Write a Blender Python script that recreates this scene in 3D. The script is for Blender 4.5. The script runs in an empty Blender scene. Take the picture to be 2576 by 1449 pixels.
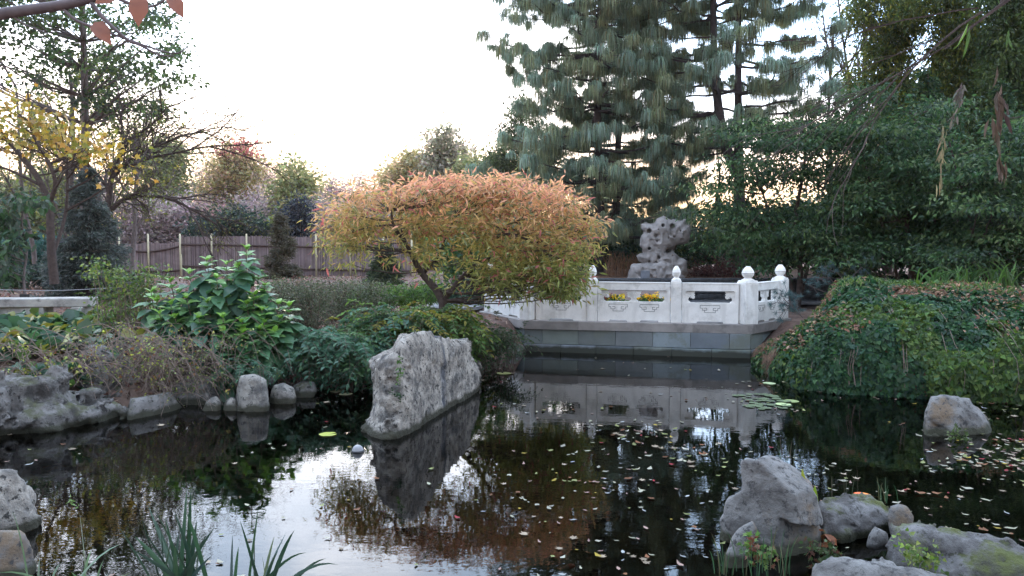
import bpy, math, random
import numpy as np
sc = bpy.context.scene
# ---------------------------------------------------------------- camera
EYE, F, CX, CY = 2.3, 1983.0, 1288.0, 724.5
PITCH = math.atan((CY-604.0)/F)
cam = bpy.data.cameras.new("camera"); camo = bpy.data.objects.new("camera", cam)
sc.collection.objects.link(camo); sc.camera = camo
camo.location = (0, 0, EYE); camo.rotation_euler = (math.pi/2-PITCH, 0, 0)
cam.sensor_width = 36; cam.lens = 36*F/2576; cam.clip_start = .05; cam.clip_end = 2000
# ---------------------------------------------------------------- light
SUN_EL, SUN_AZ = 9.0, -11.0            # low sun ahead and a little to the left
wd = bpy.data.worlds.new("World"); sc.world = wd; wd.use_nodes = True
nt = wd.node_tree; nt.nodes.clear()
def N(t, ty, **kw):
    n = t.nodes.new(ty)
    for k, v in kw.items():
        if k.startswith('i_'): n.inputs[k[2:].replace('_', ' ')].default_value = v
        else: setattr(n, k, v)
    return n
out = N(nt, 'ShaderNodeOutputWorld'); bg = N(nt, 'ShaderNodeBackground'); bg.inputs[1].default_value = .15
sky = N(nt, 'ShaderNodeTexSky', sky_type='NISHITA', sun_disc=False)
sky.sun_elevation = math.radians(SUN_EL); sky.sun_rotation = math.radians(SUN_AZ)
sky.air_density = 1.0; sky.dust_density = 2.0; sky.ozone_density = 1.5
tc = N(nt, 'ShaderNodeTexCoord'); mp = N(nt, 'ShaderNodeMapping'); mp.inputs['Scale'].default_value = (1, 1, 2.2)
nz = N(nt, 'ShaderNodeTexNoise'); nz.inputs['Scale'].default_value = 3.0; nz.inputs['Detail'].default_value = 7; nz.inputs['Roughness'].default_value = .55
cr = N(nt, 'ShaderNodeValToRGB'); cr.color_ramp.elements[0].position = .46; cr.color_ramp.elements[1].position = .60
veil = N(nt, 'ShaderNodeMix', data_type='RGBA'); veil.inputs[0].default_value = .75; veil.inputs[7].default_value = (6.4, 9.4, 13.8, 1)
sx = N(nt, 'ShaderNodeSeparateXYZ'); lowr = N(nt, 'ShaderNodeMapRange'); lowr.inputs[1].default_value = .0; lowr.inputs[2].default_value = .34
frt = N(nt, 'ShaderNodeMapRange'); frt.inputs[1].default_value = -.6; frt.inputs[2].default_value = .8; frt.inputs[3].default_value = .42; frt.inputs[4].default_value = 1.25
cc = N(nt, 'ShaderNodeMix', data_type='RGBA'); cc.inputs[6].default_value = (17., 13.8, 11.5, 1); cc.inputs[7].default_value = (15., 15.8, 17.5, 1)
sc_ = N(nt, 'ShaderNodeVectorMath', operation='SCALE'); mx = N(nt, 'ShaderNodeMix', data_type='RGBA')
K = nt.links.new
K(tc.outputs['Generated'], mp.inputs[0]); K(mp.outputs[0], nz.inputs[0]); K(nz.outputs[0], cr.inputs[0]); K(tc.outputs['Generated'], sx.inputs[0])
K(sx.outputs[2], lowr.inputs[0]); K(sx.outputs[1], frt.inputs[0]); K(lowr.outputs[0], cc.inputs[0]); K(cr.outputs[0], mx.inputs[0])
K(sky.outputs[0], veil.inputs[6]); K(veil.outputs[2], mx.inputs[6]); K(cc.outputs[2], mx.inputs[7])
hz_ = N(nt, 'ShaderNodeMapRange', interpolation_type='SMOOTHSTEP'); hz_.inputs[1].default_value = .02; hz_.inputs[2].default_value = .24; K(sx.outputs[2], hz_.inputs[0])
hm = N(nt, 'ShaderNodeMix', data_type='RGBA'); hm.inputs[6].default_value = (8.5, 5.6, 3.1, 1); K(hz_.outputs[0], hm.inputs[0]); K(mx.outputs[2], hm.inputs[7])
K(hm.outputs[2], sc_.inputs[0]); K(frt.outputs[0], sc_.inputs['Scale']); K(sc_.outputs[0], bg.inputs[0]); K(bg.outputs[0], out.inputs[0])
sl = bpy.data.lights.new("sun", 'SUN'); sl.energy = 1.0; sl.angle = math.radians(10); sl.color = (1, .82, .62)
so = bpy.data.objects.new("sun", sl); sc.collection.objects.link(so)
so.rotation_euler = (math.radians(90-SUN_EL), 0, math.radians(180-SUN_AZ))
so.location = (-4, 30, 30)
vs = sc.view_settings; vs.view_transform = 'Standard'; vs.look = 'None'; vs.gamma = 1; vs.use_curve_mapping = False
vs.exposure = 1.25
cy = sc.cycles
cy.max_bounces = 6; cy.diffuse_bounces = 3; cy.glossy_bounces = 3; cy.transmission_bounces = 3; cy.transparent_max_bounces = 8
cy.caustics_reflective = False; cy.caustics_refractive = False
cy.use_denoising = True
cy.use_adaptive_sampling = True; cy.adaptive_threshold = .02
HAZE = .0002
# ---------------------------------------------------------------- helpers
sp, cp = math.sin(PITCH), math.cos(PITCH)
def ray(px, py):
    px = np.asarray(px, float); py = np.asarray(py, float)
    a, b = (px-CX)/F, -(py-CY)/F
    return np.stack([a, cp+b*sp, -sp+b*cp], -1)
def at(px, py, Y):
    d = ray(px, py); Y = np.asarray(Y, float); t = Y/d[..., 1]
    return d*t[..., None]+np.array([0, 0, EYE])
def onz(px, py, z=0.0):
    d = ray(px, py); t = (z-EYE)/d[..., 2]
    return d*t[..., None]+np.array([0, 0, EYE])
ORG = {}
def _link(o, parent, loc):
    sc.collection.objects.link(o)
    if parent is not None:
        o.parent = parent; ORG[o] = ORG[parent]
    else:
        o.location = loc; ORG[o] = np.array(loc, float)
def tag(o, label=None, cat=None, group=None, kind=None):
    if label: o['label'] = label
    if cat: o['category'] = cat
    if group: o['group'] = group
    if kind: o['kind'] = kind
    return o
def thing(name, loc, label, cat, group=None, kind=None):
    o = bpy.data.objects.new(name, None); o.empty_display_size = .1
    _link(o, None, [float(v) for v in loc]); return tag(o, label, cat, group, kind)
def mesh_obj(name, V, faces, mat, parent=None, col=None, smooth=False, loc=None):
    """faces: int array (n,k) or list of such arrays (mixed sizes)"""
    V = np.asarray(V, float).reshape(-1, 3)
    if not isinstance(faces, list): faces = [faces]
    faces = [np.asarray(f, np.int32) for f in faces if len(f)]
    if parent is None:
        if loc is None: loc = (V[:, 0].mean(), V[:, 1].mean(), V[:, 2].min())
        org = np.array(loc, float)
    else: org = ORG[parent]
    me = bpy.data.meshes.new(name)
    me.vertices.add(len(V)); me.vertices.foreach_set('co', (V-org).astype(np.float32).ravel())
    nl = sum(f.size for f in faces); nf = sum(len(f) for f in faces)
    me.loops.add(nl); me.loops.foreach_set('vertex_index', np.concatenate([f.ravel() for f in faces]))
    me.polygons.add(nf)
    tot = np.concatenate([np.full(len(f), f.shape[1], np.int32) for f in faces])
    st = np.concatenate([[0], np.cumsum(tot)[:-1]]).astype(np.int32)
    me.polygons.foreach_set('loop_start', st); me.polygons.foreach_set('loop_total', tot)
    me.polygons.foreach_set('use_smooth', np.full(nf, smooth))
    if col is not None:
        a = me.color_attributes.new('Col', 'FLOAT_COLOR', 'POINT')
        c = np.ones((len(V), 4), np.float32); c[:, :3] = col; a.data.foreach_set('color', c.ravel())
    me.update(calc_edges=True); me.validate()
    if mat: me.materials.append(mat)
    o = bpy.data.objects.new(name, me); _link(o, parent, org.tolist()); return o
class MB:
    """collects plain pieces and links them as one mesh"""
    def __init__(s): s.v = []; s.f = {}; s.c = []; s.n = 0
    def add(s, v, faces, col=(1, 1, 1)):
        v = np.asarray(v, float).reshape(-1, 3)
        for f in faces: s.f.setdefault(len(f), []).append([i+s.n for i in f])
        s.v.append(v); s.c.append(np.broadcast_to(np.asarray(col, float), (len(v), 3)).copy() if np.ndim(col) == 1 else np.asarray(col)); s.n += len(v); return s
    def arr(s, v, F, col=(1, 1, 1)):
        v = np.asarray(v).reshape(-1, 3)
        for f in (F if isinstance(F, list) else [F]):
            if len(f): s.f.setdefault(np.asarray(f).shape[1], []).extend((np.asarray(f)+s.n).tolist())
        s.v.append(v); s.c.append(np.broadcast_to(np.asarray(col, float), (len(v), 3)).copy()); s.n += len(v); return s
    def box(s, c, size, rz=0, col=(1, 1, 1), bev=0):
        hx, hy, hz = [q/2 for q in size]; b = min(bev, hx*.9, hy*.9, hz*.9)
        ca, sa = math.cos(rz), math.sin(rz)
        if b <= 0:
            v = np.array([(x, y, z) for z in (-hz, hz) for y in (-hy, hy) for x in (-hx, hx)])
            f = [(0, 2, 3, 1), (4, 5, 7, 6), (0, 1, 5, 4), (2, 6, 7, 3), (0, 4, 6, 2), (1, 3, 7, 5)]
        else:
            def ring(x, y, z): return [(-x, -y, z), (x, -y, z), (x, y, z), (-x, y, z)]
            v = np.array(ring(hx-b, hy-b, -hz)+ring(hx, hy, -hz+b)+ring(hx, hy, hz-b)+ring(hx-b, hy-b, hz))
            f = [(3, 2, 1, 0), (12, 13, 14, 15)]
            for k in range(3):
                for i in range(4): j = (i+1) % 4; f.append((k*4+i, k*4+j, k*4+4+j, k*4+4+i))
        R = np.array([[ca, -sa, 0], [sa, ca, 0], [0, 0, 1]])
        return s.add(v@R.T+np.array(c), f, col)
    def prism(s, poly, P0, U, Wd, th, col=(1, 1, 1)):
        """poly in (u,z); U unit vector along, Wd unit normal, extruded th"""
        poly = [tuple(p) for p in poly]; n = len(poly); U = np.array(U); Wd = np.array(Wd)
        a = np.array([np.array(P0)+U*u+np.array([0, 0, z]) for u, z in poly]); b = a+Wd*th
        f = [tuple(range(n)), tuple(range(2*n-1, n-1, -1))]+[(i, i+n, (i+1) % n+n, (i+1) % n) for i in range(n)]
        return s.add(np.vstack([a, b]), f, col)
    def lathe(s, prof, c, n=20, col=(1, 1, 1), flute=0, nf=8):
        prof = np.array(prof); t = np.arange(n)*2*math.pi/n
        rr = prof[:, :1]*(1+flute*np.abs(np.sin(t*nf/2))[None, :])
        v = np.stack([rr*np.cos(t), rr*np.sin(t), np.repeat(prof[:, 1:], n, 1)], -1)+np.array(c)
        m = len(prof); f = []
        for k in range(m-1):
            for i in range(n): j = (i+1) % n; f.append((k*n+i, k*n+j, (k+1)*n+j, (k+1)*n+i))
        f.append(tuple(range(n-1, -1, -1))); f.append(tuple((m-1)*n+i for i in range(n)))
        return s.add(v.reshape(-1, 3), f, col)
    def build(s, name, mat, parent=None, smooth=False, loc=None, usecol=False):
        V = np.vstack(s.v); return mesh_obj(name, V, [np.array(x) for x in s.f.values()], mat, parent, np.vstack(s.c) if usecol else None, smooth, loc)
def tubes(lines, sides=5):
    """lines: list of (pts(K,3), radii(K)) -> verts, quads"""
    Vs, Fs, n0 = [], [], 0; byk = {}
    for p, r in lines: byk.setdefault(len(p), []).append((p, r))
    a = np.arange(sides)*2*math.pi/sides; ca, sa = np.cos(a), np.sin(a)
    for K, L in byk.items():
        P = np.array([q[0] for q in L], float); R = np.array([q[1] for q in L], float)
        T = np.gradient(P, axis=1); T /= np.linalg.norm(T, axis=2, keepdims=True)+1e-9
        S = np.cross(T, np.array([.31, .52, .79])); S /= np.linalg.norm(S, axis=2, keepdims=True)+1e-9
        B = np.cross(T, S)
        V = P[:, :, None]+R[:, :, None, None]*(S[:, :, None]*ca[None, None, :, None]+B[:, :, None]*sa[None, None, :, None])
        n = len(L); idx = np.arange(n*K*sides).reshape(n, K, sides); nx = np.roll(idx, -1, 2)
        Fq = np.stack([idx[:, :-1], nx[:, :-1], nx[:, 1:], idx[:, 1:]], -1).reshape(-1, 4)
        Vs.append(V.reshape(-1, 3)); Fs.append(Fq+n0); n0 += n*K*sides
    return np.vstack(Vs), np.vstack(Fs)
def nrm(v): return v/(np.linalg.norm(v, axis=-1, keepdims=True)+1e-9)
# leaf templates: x along, y across, z normal
TM = {
 'kite': ([(0, 0, 0), (.45, .5, .06), (1, 0, -.04), (.45, -.5, .06)], [[(0, 3, 2, 1)]]),
 'lance': ([(0, 0, 0), (.35, .5, .05), (.75, .3, .0), (1, 0, -.12), (.75, -.3, .0), (.35, -.5, .05)], [[(0, 5, 4, 1), (1, 4, 3, 2)]]),
 'oval': ([(0, 0, 0), (.22, .42, .08), (.22, 0, 0), (.22, -.42, .08), (.6, .46, .05), (.6, 0, -.03), (.6, -.46, .05), (1, 0, -.16)],
          [[(2, 5, 4, 1), (3, 6, 5, 2)], [(0, 2, 1), (0, 3, 2), (5, 7, 4), (6, 7, 5)]]),
 'maple': ([(0, 0, 0), (.12, .3, .03), (.0, .52, .05), (.32, .28, .02), (.5, .6, .06), (.6, .2, .0), (1, 0, -.05), (.6, -.2, 0), (.5, -.6, .06), (.32, -.28, .02), (0, -.52, .05), (.12, -.3, .03), (.35, 0, -.02)],
           [[(12, (q+1) % 12, q) for q in range(12)]]),
 'ivy': ([(0, 0, 0), (.1, .5, .04), (.55, .3, .02), (1, 0, -.08), (.55, -.3, .02), (.1, -.5, .04)], [[(0, 3, 2, 1), (0, 5, 4, 3)]]),
 'needle': ([(0, -.5, 0), (0, .5, 0), (.5, .4, -.05), (.5, -.4, -.05), (1, 0, -.25)], [[(0, 1, 2, 3)], [(3, 2, 4)]]),
 'droop': ([(0, -.5, 0), (0, .5, 0), (.42, .5, -.03), (.42, -.5, -.03), (.75, .4, -.3), (.75, -.4, -.3), (.86, .1, -.75), (.86, -.1, -.75)], [[(0, 1, 2, 3), (3, 2, 4, 5), (5, 4, 6, 7)]]),
}
def inst(tm, P, D, Nn, L, Wd, cols):
    tv, tf = TM[tm]; tv = np.array(tv); n = len(P); D = nrm(D); S = nrm(np.cross(Nn, D)); Nn = np.cross(D, S)
    L = np.broadcast_to(L, (n,)); Wd = np.broadcast_to(Wd, (n,))
    V = P[:, None]+(L[:, None]*tv[:, 0])[..., None]*D[:, None]+(Wd[:, None]*tv[:, 1])[..., None]*S[:, None]+(L[:, None]*tv[:, 2])[..., None]*Nn[:, None]
    k = len(tv); off = np.arange(n)[:, None, None]*k
    Fc = [(np.array(f)[None]+off).reshape(-1, len(f[0])) for f in tf]
    return V.reshape(-1, 3), Fc, np.repeat(cols, k, 0)
def merge(parts):
    V, C, Fd, n = [], [], {}, 0
    for v, f, c in parts:
        for q in f: Fd.setdefault(q.shape[1], []).append(q+n)
        V.append(v); C.append(c); n += len(v)
    return np.vstack(V), [np.vstack(x) for x in Fd.values()], np.vstack(C)
def rdir(r, n, up=0., flat=1.):
    d = r.normal(size=(n, 3)); d[:, 2] = d[:, 2]*flat+up; return nrm(d)
def pick(r, pal, n, jit=.18, idx=None):
    pal = np.array(pal, float)
    if idx is None: idx = r.integers(0, len(pal), n)
    c = pal[idx]*(1+r.normal(size=(n, 1))*jit); c *= 1+r.normal(size=(n, 3))*.05
    return np.clip(c, .003, .95)
def cloud(r, C, per, rad, tm, L, Wd, pal, droop=-.3, flat=.6, cjit=.2, ljit=.16, nup=.9, colf=None):
    n = len(C)*per; Cc = np.repeat(C, per, 0)
    P = Cc+r.normal(size=(n, 3))*np.array(rad)*.6
    D = nrm((P-Cc)/np.array(rad)*.5+r.normal(size=(n, 3))*np.array([.6, .6, .6*flat])+np.array([0, 0, droop]))
    Nn = rdir(r, n, nup, .7)
    ci = r.integers(0, len(pal), len(C)); ci = np.repeat(ci, per); sw = r.random(n) < .25; ci[sw] = r.integers(0, len(pal), sw.sum())
    cols = pick(r, pal, n, ljit, ci)*np.repeat(1+r.normal(size=(len(C), 1))*cjit, per, 0)
    if colf is not None: cols = colf(P, cols, r)
    s = r.uniform(.65, 1.2, n)
    return inst(tm, P, D, Nn, L*s, Wd*s, np.clip(cols, .003, .95))
def blobs(r, bl, Y, dR, n, shell=.35):
    """bl: (px,py,rx,ry[,weight]) in picture units at depth Y, dR half thickness in metres"""
    bl = [b if len(b) > 4 else (*b, 1) for b in bl]; w = np.array([b[2]*b[3]*b[4] for b in bl], float); w /= w.sum()
    i = r.choice(len(bl), n, p=w); B = np.array(bl, float)[i]
    d = nrm(r.normal(size=(n, 3)))*(r.random((n, 1))**(shell))
    return at(B[:, 0]+d[:, 0]*B[:, 2], B[:, 1]+d[:, 1]*B[:, 3], Y+d[:, 2]*dR)
def spline(P, k):
    P = np.array(P, float); t = np.linspace(0, len(P)-1, k); i = np.clip(t.astype(int), 0, len(P)-2); u = (t-i)[:, None]
    Pe = np.vstack([2*P[0]-P[1], P, 2*P[-1]-P[-2]]); a, b, c, d = Pe[i], Pe[i+1], Pe[i+2], Pe[i+3]
    return .5*((2*b)+(-a+c)*u+(2*a-5*b+4*c-d)*u*u+(-a+3*b-3*c+d)*u**3)
def limbs(r, trunk, C, r0, r1=.006, k=6, rise=.45, jit=.08):
    out = []; trunk = np.asarray(trunk)
    for c in C:
        hd = np.linalg.norm(trunk[:, :2]-c[:2], axis=1); tz = c[2]-hd*rise
        i = int(np.argmin(np.abs(trunk[:, 2]-tz)+hd*.15)); s = trunk[i]; d = np.linalg.norm(c-s)
        m = s*.45+c*.55+np.array([0, 0, -.06*d])+r.normal(size=3)*jit*d*.5
        t = np.linspace(0, 1, k)[:, None]; p = (1-t)**2*s+2*t*(1-t)*m+t*t*c; p[1:-1] += r.normal(size=(k-2, 3))*jit*d*.12
        rr = max(r0*(1-i/len(trunk)*.6), r1*1.5)
        out.append((p, np.linspace(min(rr, .012+d*.014), r1, k)))
    return out
def branches(r, p0, d0, L, r0, lv, n=5, spread=.7, grav=-.02, k=7, wig=.12, out=None, tips=None, shrink=.62):
    if out is None: out = []
    if tips is None: tips = []
    p = np.array(p0, float); d = nrm(np.array(d0, float)); P = [p.copy()]; Ds = [d.copy()]
    for i in range(k-1):
        d = nrm(d+r.normal(size=3)*wig+np.array([0, 0, grav])); p = p+d*L/(k-1); P.append(p.copy()); Ds.append(d.copy())
    out.append((np.array(P), np.linspace(r0, r0*.45 if lv else r0*.3, k)))
    if lv > 0:
        for j in range(n):
            i = int(np.clip(round(k*(.3+.7*(j+r.random())/n))-1, 1, k-1)); a = nrm(r.normal(size=3)); dd = nrm(Ds[i]+a*spread)
            branches(r, P[i], dd, L*shrink*r.uniform(.7, 1.2), r0*.5, lv-1, n, spread, grav, k, wig, out, tips, shrink)
    else: tips.append(P[-1]); tips.append(P[k//2])
    return out, tips
# ---- noise and implicit rocks
_NR = np.random.default_rng(77).random((32, 32, 32)).astype(np.float32)
def vnoise(P, f, seed=0):
    Q = P*f+seed*7.31; i = np.floor(Q).astype(int); u = Q-i; u = u*u*(3-2*u)
    a = [(i[..., k]) & 31 for k in range(3)]; b = [(i[..., k]+1) & 31 for k in range(3)]
    x, y, z = u[..., 0], u[..., 1], u[..., 2]
    g = lambda A, B, C: _NR[A, B, C]
    c00 = g(a[0], a[1], a[2])*(1-x)+g(b[0], a[1], a[2])*x; c10 = g(a[0], b[1], a[2])*(1-x)+g(b[0], b[1], a[2])*x
    c01 = g(a[0], a[1], b[2])*(1-x)+g(b[0], a[1], b[2])*x; c11 = g(a[0], b[1], b[2])*(1-x)+g(b[0], b[1], b[2])*x
    return ((c00*(1-y)+c10*y)*(1-z)+(c01*(1-y)+c11*y)*z)*2-1
def fbm(P, f, o=4, seed=0, g=.5):
    s = 0; a = 1
    for k in range(o): s = s+a*vnoise(P, f*2**k, seed+k*3); a *= g
    return s
def surf_nets(Fv, o, h):
    nx, ny, nz_ = Fv.shape; ins = Fv < 0
    c = [ins[i:nx-1+i, j:ny-1+j, k:nz_-1+k] for i in (0, 1) for j in (0, 1) for k in (0, 1)]
    s = sum(q.astype(np.int8) for q in c); act = (s > 0) & (s < 8); idx = -np.ones(act.shape, int); I = np.argwhere(act); idx[act] = np.arange(len(I))
    acc = np.zeros((len(I), 3)); cnt = np.zeros(len(I))
    for ax in range(3):
        oth = [a for a in range(3) if a != ax]
        for p in (0, 1):
            for q in (0, 1):
                A = I.copy(); A[:, oth[0]] += p; A[:, oth[1]] += q; B = A.copy(); B[:, ax] += 1
                fa = Fv[A[:, 0], A[:, 1], A[:, 2]]; fb = Fv[B[:, 0], B[:, 1], B[:, 2]]; m = (fa < 0) != (fb < 0)
                t = np.where(m, fa/(fa-fb+1e-12), 0)[:, None]; pt = A+(B-A)*t; acc[m] += pt[m]; cnt[m] += 1
    V = acc/np.maximum(cnt, 1)[:, None]*h+np.array(o); Q = []
    for ax in range(3):
        a, b = [(1, 2), (2, 0), (0, 1)][ax]
        sl0 = [slice(None)]*3; sl1 = [slice(None)]*3; sl0[ax] = slice(0, -1); sl1[ax] = slice(1, None)
        A = ins[tuple(sl0)]; B = ins[tuple(sl1)]; E = np.argwhere(A != B)
        E = E[(E[:, a] > 0) & (E[:, b] > 0) & (E[:, a] < Fv.shape[a]-1) & (E[:, b] < Fv.shape[b]-1)]
        sgn = A[E[:, 0], E[:, 1], E[:, 2]]
        def g(da, db): X = E.copy(); X[:, a] -= da; X[:, b] -= db; return idx[X[:, 0], X[:, 1], X[:, 2]]
        q = np.stack([g(1, 1), g(0, 1), g(0, 0), g(1, 0)], 1); q[~sgn] = q[~sgn][:, ::-1]; Q.append(q)
    return V, np.vstack(Q)
def polysdf(poly, x, z):
    poly = np.array(poly, float); d = np.full(x.shape, 1e9); inside = np.zeros(x.shape, bool); n = len(poly)
    for i in range(n):
        a, b = poly[i], poly[(i+1) % n]; e = b-a; wx, wz = x-a[0], z-a[1]
        t = np.clip((wx*e[0]+wz*e[1])/(e@e+1e-12), 0, 1); d = np.minimum(d, (wx-e[0]*t)**2+(wz-e[1]*t)**2)
        c = ((a[1] <= z) & (z < b[1])) | ((b[1] <= z) & (z < a[1])); xi = a[0]+(z-a[1])/(b[1]-a[1]+1e-12)*e[0]
        inside ^= c & (x < xi)
    d = np.sqrt(d); return np.where(inside, -d, d)
def rock_field(poly, yf, thick, h, rnd=.15, amp=.05, freq=3., seed=0, pits=0., pitf=9., holes=(), grain=0., base=-.25, strata=0., y_lo=None, y_hi=None, tilt=0., cracks=0., facet=0., cells=30, ridged=0., groove=None, ewmin=.25):
    """poly: outline (x,z) metres. yf(x,z): world y of the front. Returns mesh verts, quads"""
    poly = np.array(poly, float); pad = max(.1, amp*2)
    x0, x1 = poly[:, 0].min()-pad, poly[:, 0].max()+pad; ex = thick/6.5; x0 += min(0, x0)*ex; x1 += max(0, x1)*ex; z0, z1 = max(poly[:, 1].min()-pad, base-.05), poly[:, 1].max()+pad
    xs = np.arange(x0, x1+h, h); zs = np.arange(z0, z1+h, h)
    X2, Z2 = np.meshgrid(xs, zs, indexing='ij'); d2 = polysdf(poly, X2, Z2); Yf = yf(X2, Z2)
    if y_lo is None: y_lo = Yf[d2 < .05].min()-pad
    if y_hi is None: y_hi = Yf[d2 < .05].max()+thick+pad
    ys = np.arange(y_lo, y_hi+h, h)
    X = X2[:, None, :]; Z = Z2[:, None, :]; Y = ys[None, :, None]; sh = (len(xs), len(ys), len(zs))
    P = np.stack([np.broadcast_to(X, sh), np.broadcast_to(Y, sh), np.broadcast_to(Z, sh)], -1)
    w = P[..., 1]-np.broadcast_to(Yf[:, None, :], sh)
    wc = np.clip(w, 0, 9); ks = wc/np.maximum(P[..., 1], 1)*(1 if tilt else 0)          # sides converge backwards like those of a real boulder
    D2 = polysdf(poly, P[..., 0]*(1-ks), P[..., 2]+tilt*wc)
    e = np.clip(1+D2/rnd, 0, 1); rec = rnd*(1-np.sqrt(np.clip(1-e*e, 0, 1)))       # the face recedes towards the outline
    f = np.maximum(D2, np.maximum(rec-w, w-thick+rec*1.3))
    nn = fbm(P, freq, 4, seed); ew = np.clip(-D2/.16, ewmin, 1)
    f = f+amp*nn-.15*amp-.05*facet-.05*pits-.05*ridged-rnd*.03
    if strata: f = f+strata*vnoise(P*np.array([.6, .6, 6.]), freq, seed+9)
    if groove: gx_, gy_, gd_ = groove; f = f+gd_*np.exp(-((P[..., 0]-gx_-.05*nn)/.05)**2)*np.clip(1-(P[..., 1]-gy_)/.7, 0, 1)
    if pits:
        q = vnoise(P, pitf, seed+20); f = f+pits*ew*np.clip(q-.25, 0, 1)*1.6
        q = vnoise(P, pitf*2.3, seed+21); f = f+pits*ew*.5*np.clip(q-.2, 0, 1)*1.6
    if facet:
        rq = np.random.default_rng(seed+900); lo_, hi_ = P.reshape(-1, 3).min(0), P.reshape(-1, 3).max(0); sd = rq.uniform(lo_, hi_, (cells, 3)); best = np.full(sh, 1e9); fv = np.zeros(sh); Pj = P+.05*nn[..., None]
        for s_ in sd:
            g_ = rq.normal(size=3)*[1, .6, 1]; q = Pj-s_; dd = (q*q).sum(-1); m_ = dd < best; best[m_] = dd[m_]; fv[m_] = np.clip((q[m_]@g_)*.35, -1, 1)+rq.normal()*.25
        f = f+facet*fv*ew
    if ridged: f = f+ew*ridged*(.5*np.abs(vnoise(P, freq*4.1, seed+13))-(1-np.abs(vnoise(P, freq*1.7, seed+12)))**3)
    if cracks: f = f+cracks*np.clip(1-np.abs(vnoise(P+.12*nn[..., None], 2.6, seed+30))*9, 0, 1)
    if grain: f = f+grain*vnoise(P, 26., seed+5)
    for hx, hz, hr, hd in holes:                                                      # cavities: (x, z, radius, depth)
        dd = np.sqrt((P[..., 0]-hx)**2+(P[..., 2]-hz)**2+nn*hr*hr*.3)-hr; f = np.maximum(f, -np.maximum(dd, w-hd))
    f = np.maximum(f, base-P[..., 2])
    f[0] = f[-1] = 1; f[:, 0] = f[:, -1] = 1; f[:, :, 0] = f[:, :, -1] = 1
    return surf_nets(f, (xs[0], ys[0], zs[0]), h)
def rock(name, px, Y, thick, h, mat, label, cat='rock', group=None, slope=0., parent=None, below=.25, yfun=None, scale_out=None, **kw):
    """px outline in picture units. Y: depth, or function of px x giving depth"""
    Yf = Y if callable(Y) else (lambda q: Y)
    pts = []
    for q in px:
        d = ray(q[0], q[1]); tq = (Yf(q[0])+slope*EYE)/(d[1]-slope*d[2]); p = d*tq+np.array([0, 0, EYE]); pts.append((p[0], max(p[2], -below)))
    if yfun is None:
        xs = np.array([p[0] for p in px], float); o = np.argsort(xs); wx = np.array([at(px[i][0], px[i][1], Yf(px[i][0]))[0] for i in o]); wy = np.array([Yf(px[i][0]) for i in o], float)
        if callable(Y): yfun = lambda X, Z: np.interp(X, wx, wy)+slope*Z
        else: yfun = lambda X, Z: X*0+Y+slope*Z
    kw.setdefault('tilt', 1.9/Yf(px[0][0]))
    V, Q = rock_field(pts, yfun, thick, h, base=-below, **kw)
    o = mesh_obj(name, V, Q, mat, parent, smooth=True)
    if parent is None: tag(o, label, cat, group)
    return o
# ---------------------------------------------------------------- materials
MATS = {}
def newmat(name):
    m = bpy.data.materials.new(name); m.use_nodes = True; t = m.node_tree; t.nodes.clear(); MATS[name] = m
    return m, t, N(t, 'ShaderNodeOutputMaterial')
def leafmat(name, rough=.5, trans=.35, spec=.3):
    m, t, o = newmat(name); a = N(t, 'ShaderNodeVertexColor', layer_name='Col'); p = N(t, 'ShaderNodeBsdfPrincipled')
    p.inputs['Roughness'].default_value = rough; p.inputs['Specular IOR Level'].default_value = spec
    tr = N(t, 'ShaderNodeBsdfTranslucent'); mxs = N(t, 'ShaderNodeMixShader'); mxs.inputs[0].default_value = trans
    g = N(t, 'ShaderNodeHueSaturation'); g.inputs['Value'].default_value = 1.5; g.inputs['Saturation'].default_value = 1.1
    L = t.links.new; L(a.outputs[0], p.inputs['Base Color']); L(a.outputs[0], g.inputs['Color']); L(g.outputs[0], tr.inputs[0])
    L(p.outputs[0], mxs.inputs[1]); L(tr.outputs[0], mxs.inputs[2]); L(mxs.outputs[0], o.inputs[0]); return m
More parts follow.
